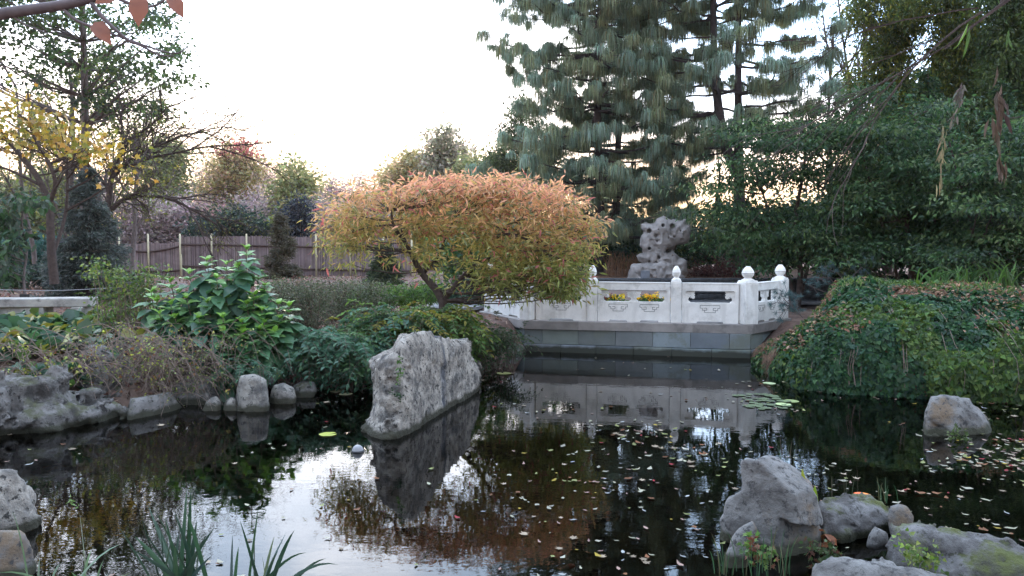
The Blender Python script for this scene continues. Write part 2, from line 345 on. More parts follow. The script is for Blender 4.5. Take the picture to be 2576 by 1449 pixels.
def noisemat(name, c1, c2, scale=6., rough=.85, bump=.3, bscale=40., bdist=.02, c3=None, s3=1.2, pos=(.35, .65), attr=False, c4=None, up=None, spec=.3, streak=None, low=None, spots=None):
    """two tones mixed by noise, optional patches c3, moss c4 on faces that look up, vertical streaks, and a wet band c at the waterline"""
    m, t, o = newmat(name); L = t.links.new; p = N(t, 'ShaderNodeBsdfPrincipled'); p.inputs['Roughness'].default_value = rough; p.inputs['Specular IOR Level'].default_value = spec
    g = N(t, 'ShaderNodeNewGeometry')
    def noise(sc_, det=8, r_=.6, vec=None):
        n = N(t, 'ShaderNodeTexNoise'); n.inputs['Scale'].default_value = sc_; n.inputs['Detail'].default_value = det; n.inputs['Roughness'].default_value = r_
        L(vec or g.outputs['Position'], n.inputs['Vector']); return n.outputs[0]
    def ramp(fac, a, b, ca=(0, 0, 0, 1), cb=(1, 1, 1, 1)):
        r = N(t, 'ShaderNodeValToRGB'); r.color_ramp.elements[0].position = a; r.color_ramp.elements[1].position = b
        r.color_ramp.elements[0].color = ca; r.color_ramp.elements[1].color = cb; L(fac, r.inputs[0]); return r.outputs[0]
    def mix(fac, a, b):
        x = N(t, 'ShaderNodeMix', data_type='RGBA'); L(fac, x.inputs[0])
        for s, v in ((6, a), (7, b)):
            if isinstance(v, tuple): x.inputs[s].default_value = (*v, 1)
            else: L(v, x.inputs[s])
        return x.outputs[2]
    n1 = noise(scale); col = mix(ramp(n1, *pos), c1, c2)
    if attr:
        a = N(t, 'ShaderNodeVertexColor', layer_name='Col'); x = N(t, 'ShaderNodeMix', data_type='RGBA', blend_type='MULTIPLY'); x.inputs[0].default_value = 1
        L(col, x.inputs[6]); L(a.outputs[0], x.inputs[7]); col = x.outputs[2]
    if c3: col = mix(ramp(noise(s3, 6, .65), .52, .62), col, c3)
    if streak:
        mp = N(t, 'ShaderNodeMapping'); mp.inputs['Scale'].default_value = (1, 1, .12); L(g.outputs['Position'], mp.inputs[0])
        col = mix(ramp(noise(streak[1], 5, .6, mp.outputs[0]), .55, .66), col, streak[0])
    if spots: col = mix(ramp(noise(spots[1], 4, .7), .56, .62), col, spots[0]); col = mix(ramp(noise(spots[1]*.31, 5, .7), .60, .70), col, spots[0])
    if c4:
        sx = N(t, 'ShaderNodeSeparateXYZ'); L(g.outputs['Normal'], sx.inputs[0]); mu = N(t, 'ShaderNodeMath', operation='MULTIPLY')
        L(ramp(sx.outputs[2], .25, .8), mu.inputs[0]); L(ramp(noise(3.5, 6, .7), .47, .6), mu.inputs[1]); col = mix(mu.outputs[0], col, c4)
    if low:
        sx = N(t, 'ShaderNodeSeparateXYZ'); L(g.outputs['Position'], sx.inputs[0])
        ad = N(t, 'ShaderNodeMath', operation='MULTIPLY_ADD'); L(noise(4., 4, .6), ad.inputs[0]); ad.inputs[1].default_value = -.12; L(sx.outputs[2], ad.inputs[2])
        col = mix(ramp(ad.outputs[0], low[1]-.06, low[1], (1, 1, 1, 1), (0, 0, 0, 1)), col, low[0])
    L(col, p.inputs['Base Color'])
    b = N(t, 'ShaderNodeBump'); b.inputs['Strength'].default_value = bump; b.inputs['Distance'].default_value = bdist
    L(noise(bscale, 9, .65), b.inputs['Height']); L(b.outputs[0], p.inputs['Normal']); L(p.outputs[0], o.inputs[0]); return m
FARL = leafmat('far_leaf', .6, .6, .2); LEAF = leafmat('leaf'); LEAFG = leafmat('glossy_leaf', .42, .25, .4); NEED = leafmat('needle', .55, .3, .25); DRY = leafmat('dry_leaf', .7, .25, .2)
FLOATL = leafmat('wet_leaf', .75, .05, .12)
STONE = noisemat('white_stone', (.86, .85, .83), (.74, .73, .71), 5., .6, .25, 60., .004, c3=(.60, .59, .565), s3=2.2, streak=((.70, .69, .67), 7.))
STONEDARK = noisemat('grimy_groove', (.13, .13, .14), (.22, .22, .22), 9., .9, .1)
BARE = noisemat('weathered_stone', (.50, .47, .42), (.36, .34, .31), 9., .8, .4, 40., .006, c3=(.24, .23, .21), s3=3.)
COPING = noisemat('granite_coping', (.33, .31, .30), (.23, .215, .21), 3., .8, .3, 80., .004, attr=True, c3=(.16, .15, .145), s3=1.6)
BLOCK = noisemat('wall_block', (.24, .27, .27), (.19, .215, .215), 2.5, .75, .25, 70., .004, attr=True, c3=(.17, .19, .17), s3=1.8, low=((.05, .055, .045), .09))
PAVE = noisemat('path_stone', (.26, .265, .28), (.19, .195, .21), 3., .85, .2, 60.)
ROCK = noisemat('limestone', (.42, .385, .34), (.17, .155, .14), 6., .9, 1., 22., .04, c3=(.11, .105, .10), s3=4., streak=((.085, .09, .105), 3.), low=((.045, .043, .03), .045), spots=((.045, .042, .04), 15.))
ROCKD = noisemat('dark_limestone', (.21, .20, .195), (.10, .095, .09), 7., .92, 1., 22., .03, c3=(.055, .052, .05), s3=3., c4=(.08, .085, .045), low=((.04, .04, .028), .04), spots=((.035, .033, .032), 11.))
ROCKG = noisemat('grey_boulder', (.20, .195, .19), (.095, .09, .087), 4.5, .9, 1., 30., .02, c3=(.16, .12, .085), s3=1.8, low=((.045, .045, .03), .045), spots=((.06, .058, .058), 18.))
ROCKM = noisemat('mossy_boulder', (.165, .16, .16), (.075, .07, .068), 6., .92, 1., 26., .025, c3=(.065, .06, .058), s3=2.5, c4=(.08, .09, .03), low=((.035, .037, .022), .04), spots=((.04, .038, .036), 14.))
TAIHU = noisemat('scholar_stone', (.36, .335, .33), (.24, .225, .22), 4., .9, .5, 30., .012, c3=(.20, .185, .18), s3=2.5)
PALE = noisemat('pale_boulder', (.30, .28, .25), (.15, .14, .13), 6., .9, .8, 30., .02, c3=(.11, .105, .10), s3=3., low=((.045, .043, .03), .045), spots=((.07, .068, .065), 14.))
BARK = noisemat('bark', (.10, .075, .065), (.055, .04, .038), 12., .95, .8, 50., .02)
BARKG = noisemat('grey_bark', (.19, .155, .15), (.11, .09, .088), 10., .95, .6, 50., .02)
BARKM = noisemat('mauve_bark', (.20, .15, .16), (.12, .095, .10), 8., .95, .4, 50., .02)
BARKP = noisemat('pine_bark', (.10, .08, .085), (.06, .05, .055), 12., .95, .8, 40., .03)
TWIG = noisemat('twig', (.22, .17, .14), (.14, .10, .085), 20., .9, .1)
BRANCH = noisemat('smooth_branch', (.19, .155, .16), (.11, .09, .095), 14., .8, .3, 60., .004)
REED = noisemat('reed', (.33, .27, .28), (.22, .175, .18), 2., .9, .2, attr=True)
BAMB = noisemat('pale_bamboo', (.62, .56, .38), (.5, .44, .3), 5., .6, .1)
RAILM = noisemat('bound_rail', (.12, .08, .075), (.07, .05, .045), 12., .9, .3)
GROUND = noisemat('mulch', (.17, .105, .085), (.085, .055, .045), 5., .95, 1., 30., .04, c3=(.22, .15, .12), s3=.8)
SOIL = noisemat('mound_litter', (.17, .085, .05), (.08, .045, .03), 9., .95, 1., 35., .04, c3=(.06, .05, .035), s3=1.5)
GRAVEL = noisemat('planter_wall_stone', (.085, .09, .10), (.045, .047, .052), 12., .9, .8, 25., .03)
BENCH = noisemat('bench_stone', (.42, .40, .37), (.27, .255, .24), 4., .85, .5, 30., .01, c3=(.17, .16, .15), s3=3.)
PLAQ = noisemat('plaque', (.22, .24, .28), (.17, .19, .22), 6., .6, .1)
PINKW = noisemat('pink_stone', (.42, .33, .31), (.34, .27, .25), 3., .85, .2)
BLACKP = noisemat('black_plastic', (.02, .02, .022), (.03, .03, .032), 9., .5, .05)
LAMP = noisemat('pale_plastic', (.32, .32, .34), (.2, .2, .21), 8., .4, .05)
STEEL = noisemat('steel', (.35, .36, .38), (.3, .3, .32), 9., .4, .02)
KOI = leafmat('koi', .25, .0, .6)
# water: fresnel mix of a mirror and a dark tinted see-through
m, t, o = newmat('water'); L = t.links.new; WATER = m
g = N(t, 'ShaderNodeNewGeometry'); fr = N(t, 'ShaderNodeFresnel'); fr.inputs[0].default_value = 1.33
gl = N(t, 'ShaderNodeBsdfGlossy'); gl.inputs['Roughness'].default_value = .012; gl.inputs[0].default_value = (1, 1, 1, 1)
tr = N(t, 'ShaderNodeBsdfTransparent'); tr.inputs[0].default_value = (.22, .2, .15, 1)
mp = N(t, 'ShaderNodeMapping'); mp.inputs['Scale'].default_value = (1, 1.6, 1); L(g.outputs['Position'], mp.inputs[0])
n1 = N(t, 'ShaderNodeTexNoise'); n1.inputs['Scale'].default_value = 5.; n1.inputs['Detail'].default_value = 3; L(mp.outputs[0], n1.inputs['Vector'])
n2 = N(t, 'ShaderNodeTexNoise'); n2.inputs['Scale'].default_value = .7; n2.inputs['Detail'].default_value = 2; L(g.outputs['Position'], n2.inputs['Vector'])
rp = N(t, 'ShaderNodeMapRange'); rp.inputs[1].default_value = .35; rp.inputs[2].default_value = .7; rp.inputs[3].default_value = .25; L(n2.outputs[0], rp.inputs[0])
mu = N(t, 'ShaderNodeMath', operation='MULTIPLY'); L(n1.outputs[0], mu.inputs[0]); L(rp.outputs[0], mu.inputs[1])
b = N(t, 'ShaderNodeBump'); b.inputs['Strength'].default_value = 1.; b.inputs['Distance'].default_value = .0016; L(mu.outputs[0], b.inputs['Height'])
L(b.outputs[0], gl.inputs['Normal']); L(b.outputs[0], fr.inputs['Normal'])
ms = N(t, 'ShaderNodeMixShader'); L(fr.outputs[0], ms.inputs[0]); L(tr.outputs[0], ms.inputs[1]); L(gl.outputs[0], ms.inputs[2]); L(ms.outputs[0], o.inputs[0])
POND = noisemat('pond_floor', (.02, .017, .012), (.01, .009, .007), 3., .9, .5, 12., .03)
# ---------------------------------------------------------------- ground and pond
far_shore = [(-700, 1135), (-300, 1100), (0, 1060), (120, 1048), (290, 1030), (400, 1022), (460, 1000), (600, 990), (740, 972), (900, 958), (1180, 922), (1290, 893), (1324, 884)]
wallA, wallB = onz(1319, 883), onz(1887, 901)
right_shore = [(1905, 905), (1930, 938), (2010, 975), (2200, 995), (2576, 1018), (3000, 1035), (3500, 1060)]
POLY = [onz(*q)[:2] for q in far_shore]+[onz(1324, 884)[:2]+[0, .6], wallB[:2]+[0, .6], wallB[:2]]+[onz(*q)[:2] for q in right_shore]
POLY += [np.array(q) for q in [(8.8, 6.0), (6.5, 5.3), (4.6, 4.5), (2.2, 4.35), (0, 4.5), (-2.2, 4.5), (-3.3, 4.9), (-4.3, 6.0), (-5.6, 7.3), (-9.5, 7.9)]]
POLY = np.array(POLY)
def ground_h(x, y):
    x = np.asarray(x, float); y = np.asarray(y, float); d = polysdf(POLY, x, y)
    P = np.stack([x, y, x*0], -1)
    near = np.clip((6.5-y)/1.5, 0, 1); top = .62*(1-near)+.28*near
    top = top+np.clip((3.4-y)/1.2, 0, 1)*.33
    bw = 1.1-.75*np.clip((x+2.0)/1.0, 0, 1)*np.clip((y-12.5)/1.5, 0, 1)*(x < 2)
    z = -.03+(top+.03)*np.clip(d/bw, 0, 1)**.85
    z = np.where(d < 0, -.03-np.clip(-d/.7, 0, 1)*.65, z)
    k = np.clip(d/1.5, 0, 1); z = z+fbm(P, .35, 3, 2)*.05*k+fbm(P, 1.7, 2, 5)*.02*np.clip(d*2, 0, 1)
    z = z+np.clip((y-60)/200, 0, 1)*2.
    # cut away under the garden terrace
    tp = polysdf(TERR, x, y); z = np.where(tp < -.12, -.3, z)
    return z
W0, W1 = onz(1319, 883)[:2], onz(1887, 901)[:2]
C0, C1 = onz(1316.7, 805.4, .65)[:2], onz(1893, 817.3, .65)[:2]
CL, CR_ = onz(1205.9, 782, .65)[:2], onz(1991, 800, .65)[:2]
TERR = [CL, C0, C1, CR_, CR_+[.3, 1.4], CL+[.9, 1.2]]
r = np.random.default_rng(1)
def axis(a, b, h, far, lo):
    c = np.arange(a, b, h); e = b+(far-b)*np.linspace(0, 1, 26)[1:]**2.2; s = a-(a-lo)*np.linspace(0, 1, 22)[1:]**2.2; return np.concatenate([s[::-1], c, e])
gx = axis(-13, 13, .13, 400, -400); gy = axis(1.0, 22, .13, 600, -40)
X, Y = np.meshgrid(gx, gy, indexing='ij'); Z = ground_h(X, Y)
idx = np.arange(X.size).reshape(X.shape); q = np.stack([idx[:-1, :-1], idx[1:, :-1], idx[1:, 1:], idx[:-1, 1:]], -1).reshape(-1, 4)
go = mesh_obj('ground', np.stack([X, Y, Z], -1), q, GROUND, smooth=True, loc=(0, 0, 0)); tag(go, kind='structure')
go.data.materials.append(POND); mi = (Z.ravel()[q].mean(1) < -.02).astype(np.int32); go.data.polygons.foreach_set('material_index', mi)
wv = np.array([(-30, 2.2, 0), (22, 2.2, 0), (22, 17.2, 0), (-30, 17.2, 0)], float)
tag(mesh_obj('water', wv, np.array([[0, 1, 2, 3]]), WATER, loc=(0, 0, 0)), kind='structure')
def gz(x, y): return float(ground_h(np.array([x]), np.array([y]))[0])
# path behind the terrace
pp = [onz(1150, 768, .69), onz(1190, 783, .69), onz(1216, 781, .69), onz(1240, 762, .69), onz(1190, 752, .69)]
px_ = [(-1.35, 17.9), (-.8, 18.5), (-.6, 19.5), (3, 20.2), (8, 20), (8, 21.3), (2, 21.6), (-2.5, 20.4), (-2.3, 18.6)]
mb = MB(); n = len(px_); mb.add([(x, y, .66) for x, y in px_]+[(x, y, .735) for x, y in px_], [tuple(range(n, 2*n))]+[(i, (i+1) % n, (i+1) % n+n, i+n) for i in range(n)])
tag(mb.build('path', PAVE, loc=(0, 19, .66)), kind='structure')
# ---------------------------------------------------------------- terrace: wall of blocks, coping, floor
T = thing('garden_terrace', ((W0[0]+W1[0])/2, 16.2, 0), 'raised stone terrace of grey blocks standing in the pond under the white balustrade', 'terrace')
def wall_run(mb, A, B, z0, z1, ubreaks, depth, seed):
    rr = random.Random(seed); A = np.array(A); B = np.array(B); Ln = np.linalg.norm(B-A); U = (B-A)/Ln; nm = np.array([U[1], -U[0]])
    for a, b in zip(ubreaks[:-1], ubreaks[1:]):
        c = A+U*(a+b)/2-nm*depth/2; k = rr.uniform(.72, 1.22); cc = (k*rr.uniform(.9, 1.02), k, k*rr.uniform(.92, 1.18))
        mb.box((c[0], c[1], (z0+z1)/2), (b-a-.008, depth, z1-z0-.006), math.atan2(U[1], U[0]), cc, .006)
Wl = np.array(CL)+[.12, .05]; Wr = np.array(CR_)+[-.12, .05]
def wx_u(px, pyw, A, B):   # distance along the wall of a picture column
    d = ray(px, pyw); A = np.array(A); B = np.array(B); M = np.array([[d[0], -(B-A)[0]], [d[1], -(B-A)[1]]]); s = np.linalg.solve(M, A); return s[1]*np.linalg.norm(B-A)
LW = np.linalg.norm(W1-W0)
ub = [0]+[wx_u(x, 860, W0, W1) for x in (1364, 1454, 1548, 1642, 1737, 1835)]+[LW]
lb = [0]+[wx_u(x, 890, W0, W1) for x in (1411, 1500, 1593, 1690, 1790)]+[LW]
mb = MB()
wall_run(mb, W0, W1, .16, .465, ub, .3, 3)
nmf = np.array([(W1-W0)[1], -(W1-W0)[0]])/LW
wall_run(mb, W0+nmf*.035, W1+nmf*.035, -.35, .155, lb, .33, 5)
for A, B, s in ((Wl, W0, 8), (W1, Wr, 9)):
    Ln = np.linalg.norm(B-A); br = list(np.linspace(0.02, Ln-.02, 4))
    wall_run(mb, A, B, .16, .465, br, .3, s); wall_run(mb, A, B, -.35, .155, br, .3, s+3)
# circular carving worn into one block
uc = wx_u(1781, 858, W0, W1); c = W0+(W1-W0)/LW*uc; U3 = np.array([*(W1-W0)/LW, 0]); N3 = np.array([*nmf, 0])
for i in range(26):
    a0, a1 = [q*2*math.pi/26 for q in (i, i+1)]
    mb.prism([(.085*math.cos(a0), .085*math.sin(a0)), (.085*math.cos(a1), .085*math.sin(a1)), (.068*math.cos(a1), .068*math.sin(a1)), (.068*math.cos(a0), .068*math.sin(a0))],
             (c[0], c[1], .32), U3, N3, .003+.003*(math.sin(a0) < -.3), (.8, .85, .9))
mb.build('wall', BLOCK, T, usecol=True)
mb = MB()   # coping slabs, mitred at the corners
def coping(P, Q, mp0, mp1, nseg, seed):
    rr = random.Random(seed)
    for i in range(nseg):
        a0, a1 = i/nseg, (i+1)/nseg; g = .003
        o0 = P+(Q-P)*a0; o1 = P+(Q-P)*a1; i0 = mp0+(mp1-mp0)*a0; i1 = mp0+(mp1-mp0)*a1; U = (Q-P)/np.linalg.norm(Q-P)
        if i: o0 = o0+U*g; i0 = i0+U*g
        k = rr.uniform(.78, 1.15); b = .012; nn = np.array([U[1], -U[0]])
        lo = [o0, o1, i1, i0]; v = [(*p, .47) for p in lo]+[(*p, .65-b) for p in lo]+[(*(o0-nn*b), .65), (*(o1-nn*b), .65), (*i1, .65), (*i0, .65)]
        mb.add(v, [(3, 2, 1, 0), (0, 1, 5, 4), (1, 2, 6, 5), (2, 3, 7, 6), (3, 0, 4, 7), (4, 5, 9, 8), (5, 6, 10, 9), (6, 7, 11, 10), (7, 4, 8, 11), (8, 9, 10, 11)], (k, k*.99, k*.98))
I0 = np.array(C0)+[.30, .42]; I1 = np.array(C1)+[-.12, .52]; IL = np.array(CL)+[.42, .12]; IR = np.array(CR_)+[-.38, .32]
coping(np.array(C0), np.array(C1), I0, I1, 4, 1); coping(np.array(CL), np.array(C0), IL, I0, 2, 2); coping(np.array(C1), np.array(CR_), I1, IR, 2, 3)
mb.build('coping', COPING, T, usecol=True)
fp = [IL, I0, I1, IR, IR+[.2, 1.2], IL+[.8, 1.0]]; n = len(fp)
mb = MB(); mb.add([(*p, .56) for p in fp]+[(*p, .646) for p in fp], [tuple(range(n, 2*n))]+[(i, (i+1) % n, (i+1) % n+n, i+n) for i in range(n)]); mb.build('floor_slab', PAVE, T)
# ---------------------------------------------------------------- balustrade
BAL = thing('stone_balustrade', ((C0[0]+C1[0])/2, 16, .65), 'white carved stone balustrade with bud finials on the pond terrace', 'balustrade')
dn = np.array([(C1-C0)[1], -(C1-C0)[0]]); dn /= np.linalg.norm(dn)
B0 = np.array(C0)-dn*.17; B1 = np.array(C1)-dn*.17
def bx(px, A=B0, B=B1, py=780): u = wx_u(px, py, A, B); return np.array(A)+(np.array(B)-np.array(A))/np.linalg.norm(np.array(B)-np.array(A))*u
def post(p, rz, w=.215, corner=False, h=.83, wet=0):
    mb = MB(); z0 = .652; x, y = p
    mb.box((x, y, z0+h/2), (w, w, h), rz, bev=.008)
    mb.box((x, y, z0+h+.012), (w*.93, w*.93, .03), rz, bev=.01)
    ca, sa = math.cos(rz), math.sin(rz)
    for sgn, (fx, fy) in ((1, (0, -1)), (1, (0, 1)), (1, (1, 0)), (1, (-1, 0))):    # thin raised border on each face
        wx, wy = fx*ca-fy*sa, fx*sa+fy*ca; tx, ty = -wy, wx; off = w/2+.002
        for (a, zc, sw, sh) in ((-w*.33, z0+h*.5, .008, h*.86), (w*.33, z0+h*.5, .008, h*.86), (0, z0+h*.93, w*.66, .008)):
            mb.box((x+wx*off+tx*a, y+wy*off+ty*a, zc), (sw, .005, sh), math.atan2(ty, tx))
    po = mb.build('post', STONE, BAL)
    fb = MB(); zb = z0+h+.027; s = w/.215
    prof = [(.096, 0), (.090, .014), (.068, .028), (.052, .042), (.050, .052), (.060, .066), (.074, .084), (.083, .106), (.087, .128), (.088, .140), (.092, .143), (.091, .149), (.086, .156), (.084, .172), (.077, .196), (.066, .220), (.052, .242), (.040, .258), (.036, .264), (.034, .274), (.018, .277)]
    fb.lathe([(a*s, b) for a, b in prof], (x, y, zb), 32, flute=.0)
    for k in range(8):       # petal ribs
        a = k*math.pi/4+.2; R = [(q[0]*s-.0015, q[1]) for q in prof[11:18]]
        P = np.array([(x+q*math.cos(a), y+q*math.sin(a), zb+z) for q, z in R]); v, f = tubes([(P, np.full(len(P), .0045))], 4); fb.arr(v, f)
    fb.build('finial', STONE, po, smooth=True)
    fd = MB(); fd.lathe([(.0885*s, .1365), (.0895*s, .1395), (.0905*s, .1425)], (x, y, zb), 32); fd.build('finial_groove', STONEDARK, po)
def arc(cx, cz, r0, a0, a1, n=8): return [(cx+r0*math.cos(a0+(a1-a0)*i/n), cz+r0*math.sin(a0+(a1-a0)*i/n)) for i in range(n+1)]
def fret(mb, P0, U, Nn, uc, zc, s, th=.004, lw=.009):
    """stepped key pattern carved below an opening, drawn from thin strips"""
    def h(u0, u1, z): mb.prism([(uc+u0*s, zc+z*s-lw/2), (uc+u1*s, zc+z*s-lw/2), (uc+u1*s, zc+z*s+lw/2), (uc+u0*s, zc+z*s+lw/2)], P0, U, Nn, th)
    def v(u, z0, z1): mb.prism([(uc+u*s-lw/2, zc+z0*s), (uc+u*s+lw/2, zc+z0*s), (uc+u*s+lw/2, zc+z1*s), (uc+u*s-lw/2, zc+z1*s)], P0, U, Nn, th*1.1)
    h(-1, 1, .5)
    for g in (-1, 1):
        L_ = lambda a, b, z: h(min(g*a, g*b), max(g*a, g*b), z)
        v(g*1., .2, .5); L_(1, .78, .2); v(g*.78, -.02, .2); L_(.78, .55, -.02); v(g*.55, -.25, -.02)
        L_(.33, .62, .22); v(g*.33, -.02, .22); L_(.33, .55, -.02)
    h(-.55, .55, -.25)
def panel(A, B, nopen, H=.8, th=.11):
    A = np.array(A); B = np.array(B); U2 = (B-A)/np.linalg.norm(B-A); A = A+U2*.012; B = B-U2*.012; Ln = np.linalg.norm(B-A); n2 = np.array([U2[1], -U2[0]]); U = np.array([*U2, 0]); Nn = np.array([*n2, 0])
    P0 = np.array([*(A-n2*th/2), .652]); mb = MB()
    R_ = lambda u0, u1, z0, z1, inset=0: mb.prism([(u0, z0), (u1, z0), (u1, z1), (u0, z1)], P0+Nn*inset, U, Nn, th-2*inset)
    zo0, zo1 = .405, .635
    st = .10*min(1, Ln/1.1)                     # stile width
    nf = 1 if nopen == 1 else 2; ft = []       # feet with notches between
    cells = np.linspace(st, Ln-st, nopen+1)
    z_n = .035; prev = 0.
    for i in range(nopen):
        a, b = cells[i], cells[i+1]; c = (a+b)/2; w = (b-a)*.27
        mb.prism([(prev, 0), (c-w-.02, 0), (c-w, z_n), (prev, z_n)], P0, U, Nn, th); prev = c+w
        mb.prism([(c+w, z_n), (c+w+.02, 0), ((cells[i+1]+.0 if i < nopen-1 else Ln), 0), ((cells[i+1]+.0 if i < nopen-1 else Ln), z_n)], P0, U, Nn, th)
        prev = cells[i+1]
    R_(0, Ln, z_n, zo0-.012)                    # lower slab
    mb.prism([(st*.7, zo0-.012), (Ln-st*.7, zo0-.012), (Ln-st*.7, zo0), (st*.7, zo0)], P0, U, Nn, th)
    R_(0, st*.7, zo0-.012, zo1); R_(Ln-st*.7, Ln, zo0-.012, zo1)
    R_(0, Ln, zo1, H-.018); mb.prism([(0, H-.018), (Ln, H-.018), (Ln, H), (0, H)], P0-Nn*.008, U, Nn, th+.016)
    # carved cloud brackets
    def bracket(u, g, w):
        o = [(0, zo1), (w, zo1), (w*.98, zo1-.03), (w*.88, zo1-.035), (w*1.0, zo1-.065), (w*.93, zo1-.085)]
        o += [(w*.80+.036*s_, zo1-.12+.036*c_) for s_, c_ in [(math.cos(a), math.sin(a)) for a in np.linspace(.9, -2.6, 9)]]
        o += [(w*.5, zo1-.105), (w*.36, zo1-.13), (w*.28, zo1-.17), (w*.34, zo1-.2), (w*.5, zo1-.215), (w*.5, zo0), (0, zo0)]
        o = [(u+g*a, z) for a, z in o]
        if g < 0: o = o[::-1]
        mb.prism(o, P0+Nn*.022, U, Nn, th-.044)
        for k, rr in enumerate((.9, .62)):
            pts = np.array([P0+Nn*(th-.018)+U*(u+g*w*rr*math.sin(t))+np.array([0, 0, zo0+.02+(zo1-zo0-.03)*rr*math.cos(t*.9)]) for t in np.linspace(.12, 1.15, 8)])
            v, f = tubes([(pts, np.full(8, .006))], 4); mb.arr(v, f)
        cc = P0+Nn*(th-.02)+U*(u+g*w*.80)+np.array([0, 0, zo1-.12]); pts = np.array([cc+U*g*.02*math.cos(t)*(.4+t/9)+np.array([0, 0, .02*math.sin(t)*(.4+t/9)]) for t in np.linspace(0, 5.5, 12)])
        v, f = tubes([(pts, np.full(12, .005))], 4); mb.arr(v, f)
    bw = .155 if nopen == 1 else .125
    bracket(st*.7, 1, bw+st*.3); bracket(Ln-st*.7, -1, bw+st*.3)
    if nopen == 2:                              # lotus baluster in the middle
        c = Ln/2; sc_ = min(1, Ln/1.45)
        o = [(-.075, 0), (.075, 0), (.085, .02), (.055, .035), (.05, .06), (.062, .075), (.075, .09), (.10, .085), (.125, .1), (.13, .125), (.12, .145), (.14, .165), (.13, .185), (.155, .205), (.15, .23),
             (-.15, .23), (-.155, .205), (-.13, .185), (-.14, .165), (-.12, .145), (-.13, .125), (-.125, .1), (-.10, .085), (-.075, .09), (-.062, .075), (-.05, .06), (-.055, .035), (-.085, .02)]
        mb.prism([(c+a*sc_, zo0+z) for a, z in o], P0+Nn*.015, U, Nn, th-.03)
        for a in (-.09, -.045, 0, .045, .09):
            pts = np.array([P0+Nn*(th-.012)+U*(c+a*t*sc_)+np.array([0, 0, zo0+.07+.155*t-abs(a)*t*t*.4]) for t in np.linspace(0, 1, 6)]); v, f = tubes([(pts, np.linspace(.006, .012, 6))], 4); mb.arr(v, f)
        for g in (-1, 1):
            pts = np.array([P0+Nn*(th-.015)+U*(c+g*(.10*sc_+.024*math.cos(t)*(t/5)))+np.array([0, 0, zo0+.115+.024*math.sin(t)*(t/5)]) for t in np.linspace(.5, 6, 12)]); v, f = tubes([(pts, np.full(12, .005))], 4); mb.arr(v, f)
    po = mb.build('panel', STONE, BAL)
    fm = MB()
    for i in range(nopen):
        c = (cells[i]+cells[i+1])/2; s = min(.19, (cells[i+1]-cells[i])*.3); fret(fm, P0+Nn*(th-.0015), U, Nn, c, .26, s)
        if nopen == 2: pass
    for (a, b) in ((st*.9, Ln-st*.9),):
        fm.prism([(a, zo1-.004), (b, zo1-.004), (b, zo1+.006), (a, zo1+.006)], P0+Nn*(th-.0015), U, Nn, .003)
    fm.build('carved_fret', STONEDARK, po)
    if nopen: 
        for i in range(nopen): c = (cells[i]+cells[i+1])/2
angF = math.atan2((C1-C0)[1], (C1-C0)[0])
pL = bx(1330); p2 = bx(1490.5); p3 = bx(1700.5); pR = bx(1880)
A0 = np.array(CL); dl = (np.array(C0)-A0); dl /= np.linalg.norm(dl); nl = np.array([dl[1], -dl[0]]); eL = A0-nl*.17+dl*.22
dr = (np.array(CR_)-np.array(C1)); dr /= np.linalg.norm(dr); nr = np.array([dr[1], -dr[0]]); eR = np.array(CR_)-nr*.17-dr*.22
angL = math.atan2(dl[1], dl[0]); angR = math.atan2(dr[1], dr[0])
post(pL, (angF+angL)/2, .27); post(p2, angF, .20); post(p3, angF, .205); post(pR, (angF+angR)/2, .29); post(eL, angL, .2); post(eR, angR, .27)
Uf = (B1-B0)/np.linalg.norm(B1-B0)
panel(pL+Uf*.15, p2-Uf*.1, 1); panel(p2+Uf*.1, p3-Uf*.1025, 2); panel(p3+Uf*.1025, pR-Uf*.16, 1)
panel(eL+dl*.1, pL-dl*.14, 2); panel(pR+dr*.15, eR-dr*.13, 2)
# ================================================================ ROCKS
lerp = lambda a, b, c, d: (lambda q: float(np.interp(q, [a, b], [c, d])))
# big standing rock in the middle: its broad face runs back from the near foot
def yc(q): return float(np.interp(q, [900, 925, 1010, 1080, 1205, 1225], [9.5, 9.15, 9.0, 9.95, 11.75, 11.9]))
BR = rock('standing_rock', [(922, 1128), (922, 1085), (940, 1065), (950, 1020), (952, 975), (947, 930), (949, 912), (968, 898), (988, 890), (1002, 862), (1014, 845), (1030, 836), (1062, 833), (1085, 838), (1104, 852), (1135, 862), (1172, 860), (1174, 885),
     (1180, 900), (1196, 925), (1204, 945), (1205, 968), (1194, 992), (1190, 1000), (1205, 1040), (1015, 1190)], yc, 2.3, .027, ROCK,
     'tall pale pitted limestone rock standing alone in the middle of the pond', slope=.14, rnd=.18, amp=.05, freq=2.2, seed=4, pits=.09, pitf=10., facet=.10, cells=70, tilt=.15, ridged=.06, ewmin=.4, groove=(-1.27, 9.0, .16), grain=.02, below=.3)
# crack plants on the rock
def sprig(name, pts, L, pal, label, n=26, rad=.05, cat='plant', mat=None, tm='ivy', par=None, droop=-.2):
    rr = np.random.default_rng(len(label)); P = np.array(pts); P = P[rr.integers(0, len(P), n)]
    v, f, c = cloud(rr, P, 3, (rad, rad*.5, rad), tm, L, L*.8, pal, droop=droop, flat=1.); o = mesh_obj(name, v, f, mat or LEAF, par, c)
    if par is None: tag(o, label, cat)
    return o
sprig('fern', [at(1005, y, 8.93) for y in (905, 925, 940, 952)]+[at(1000, 968, 8.9)], .035, [(.05, .11, .03), (.08, .15, .04)], 'little green plant growing in the crack of the standing pond rock', 16, .03, 'plant')
sprig('moss_tuft', [at(992, 985, 8.95), at(1002, 998, 8.92)], .03, [(.02, .05, .02), (.03, .06, .025)], 'small dark tuft low on the near side of the standing pond rock', 14, .04, 'plant')
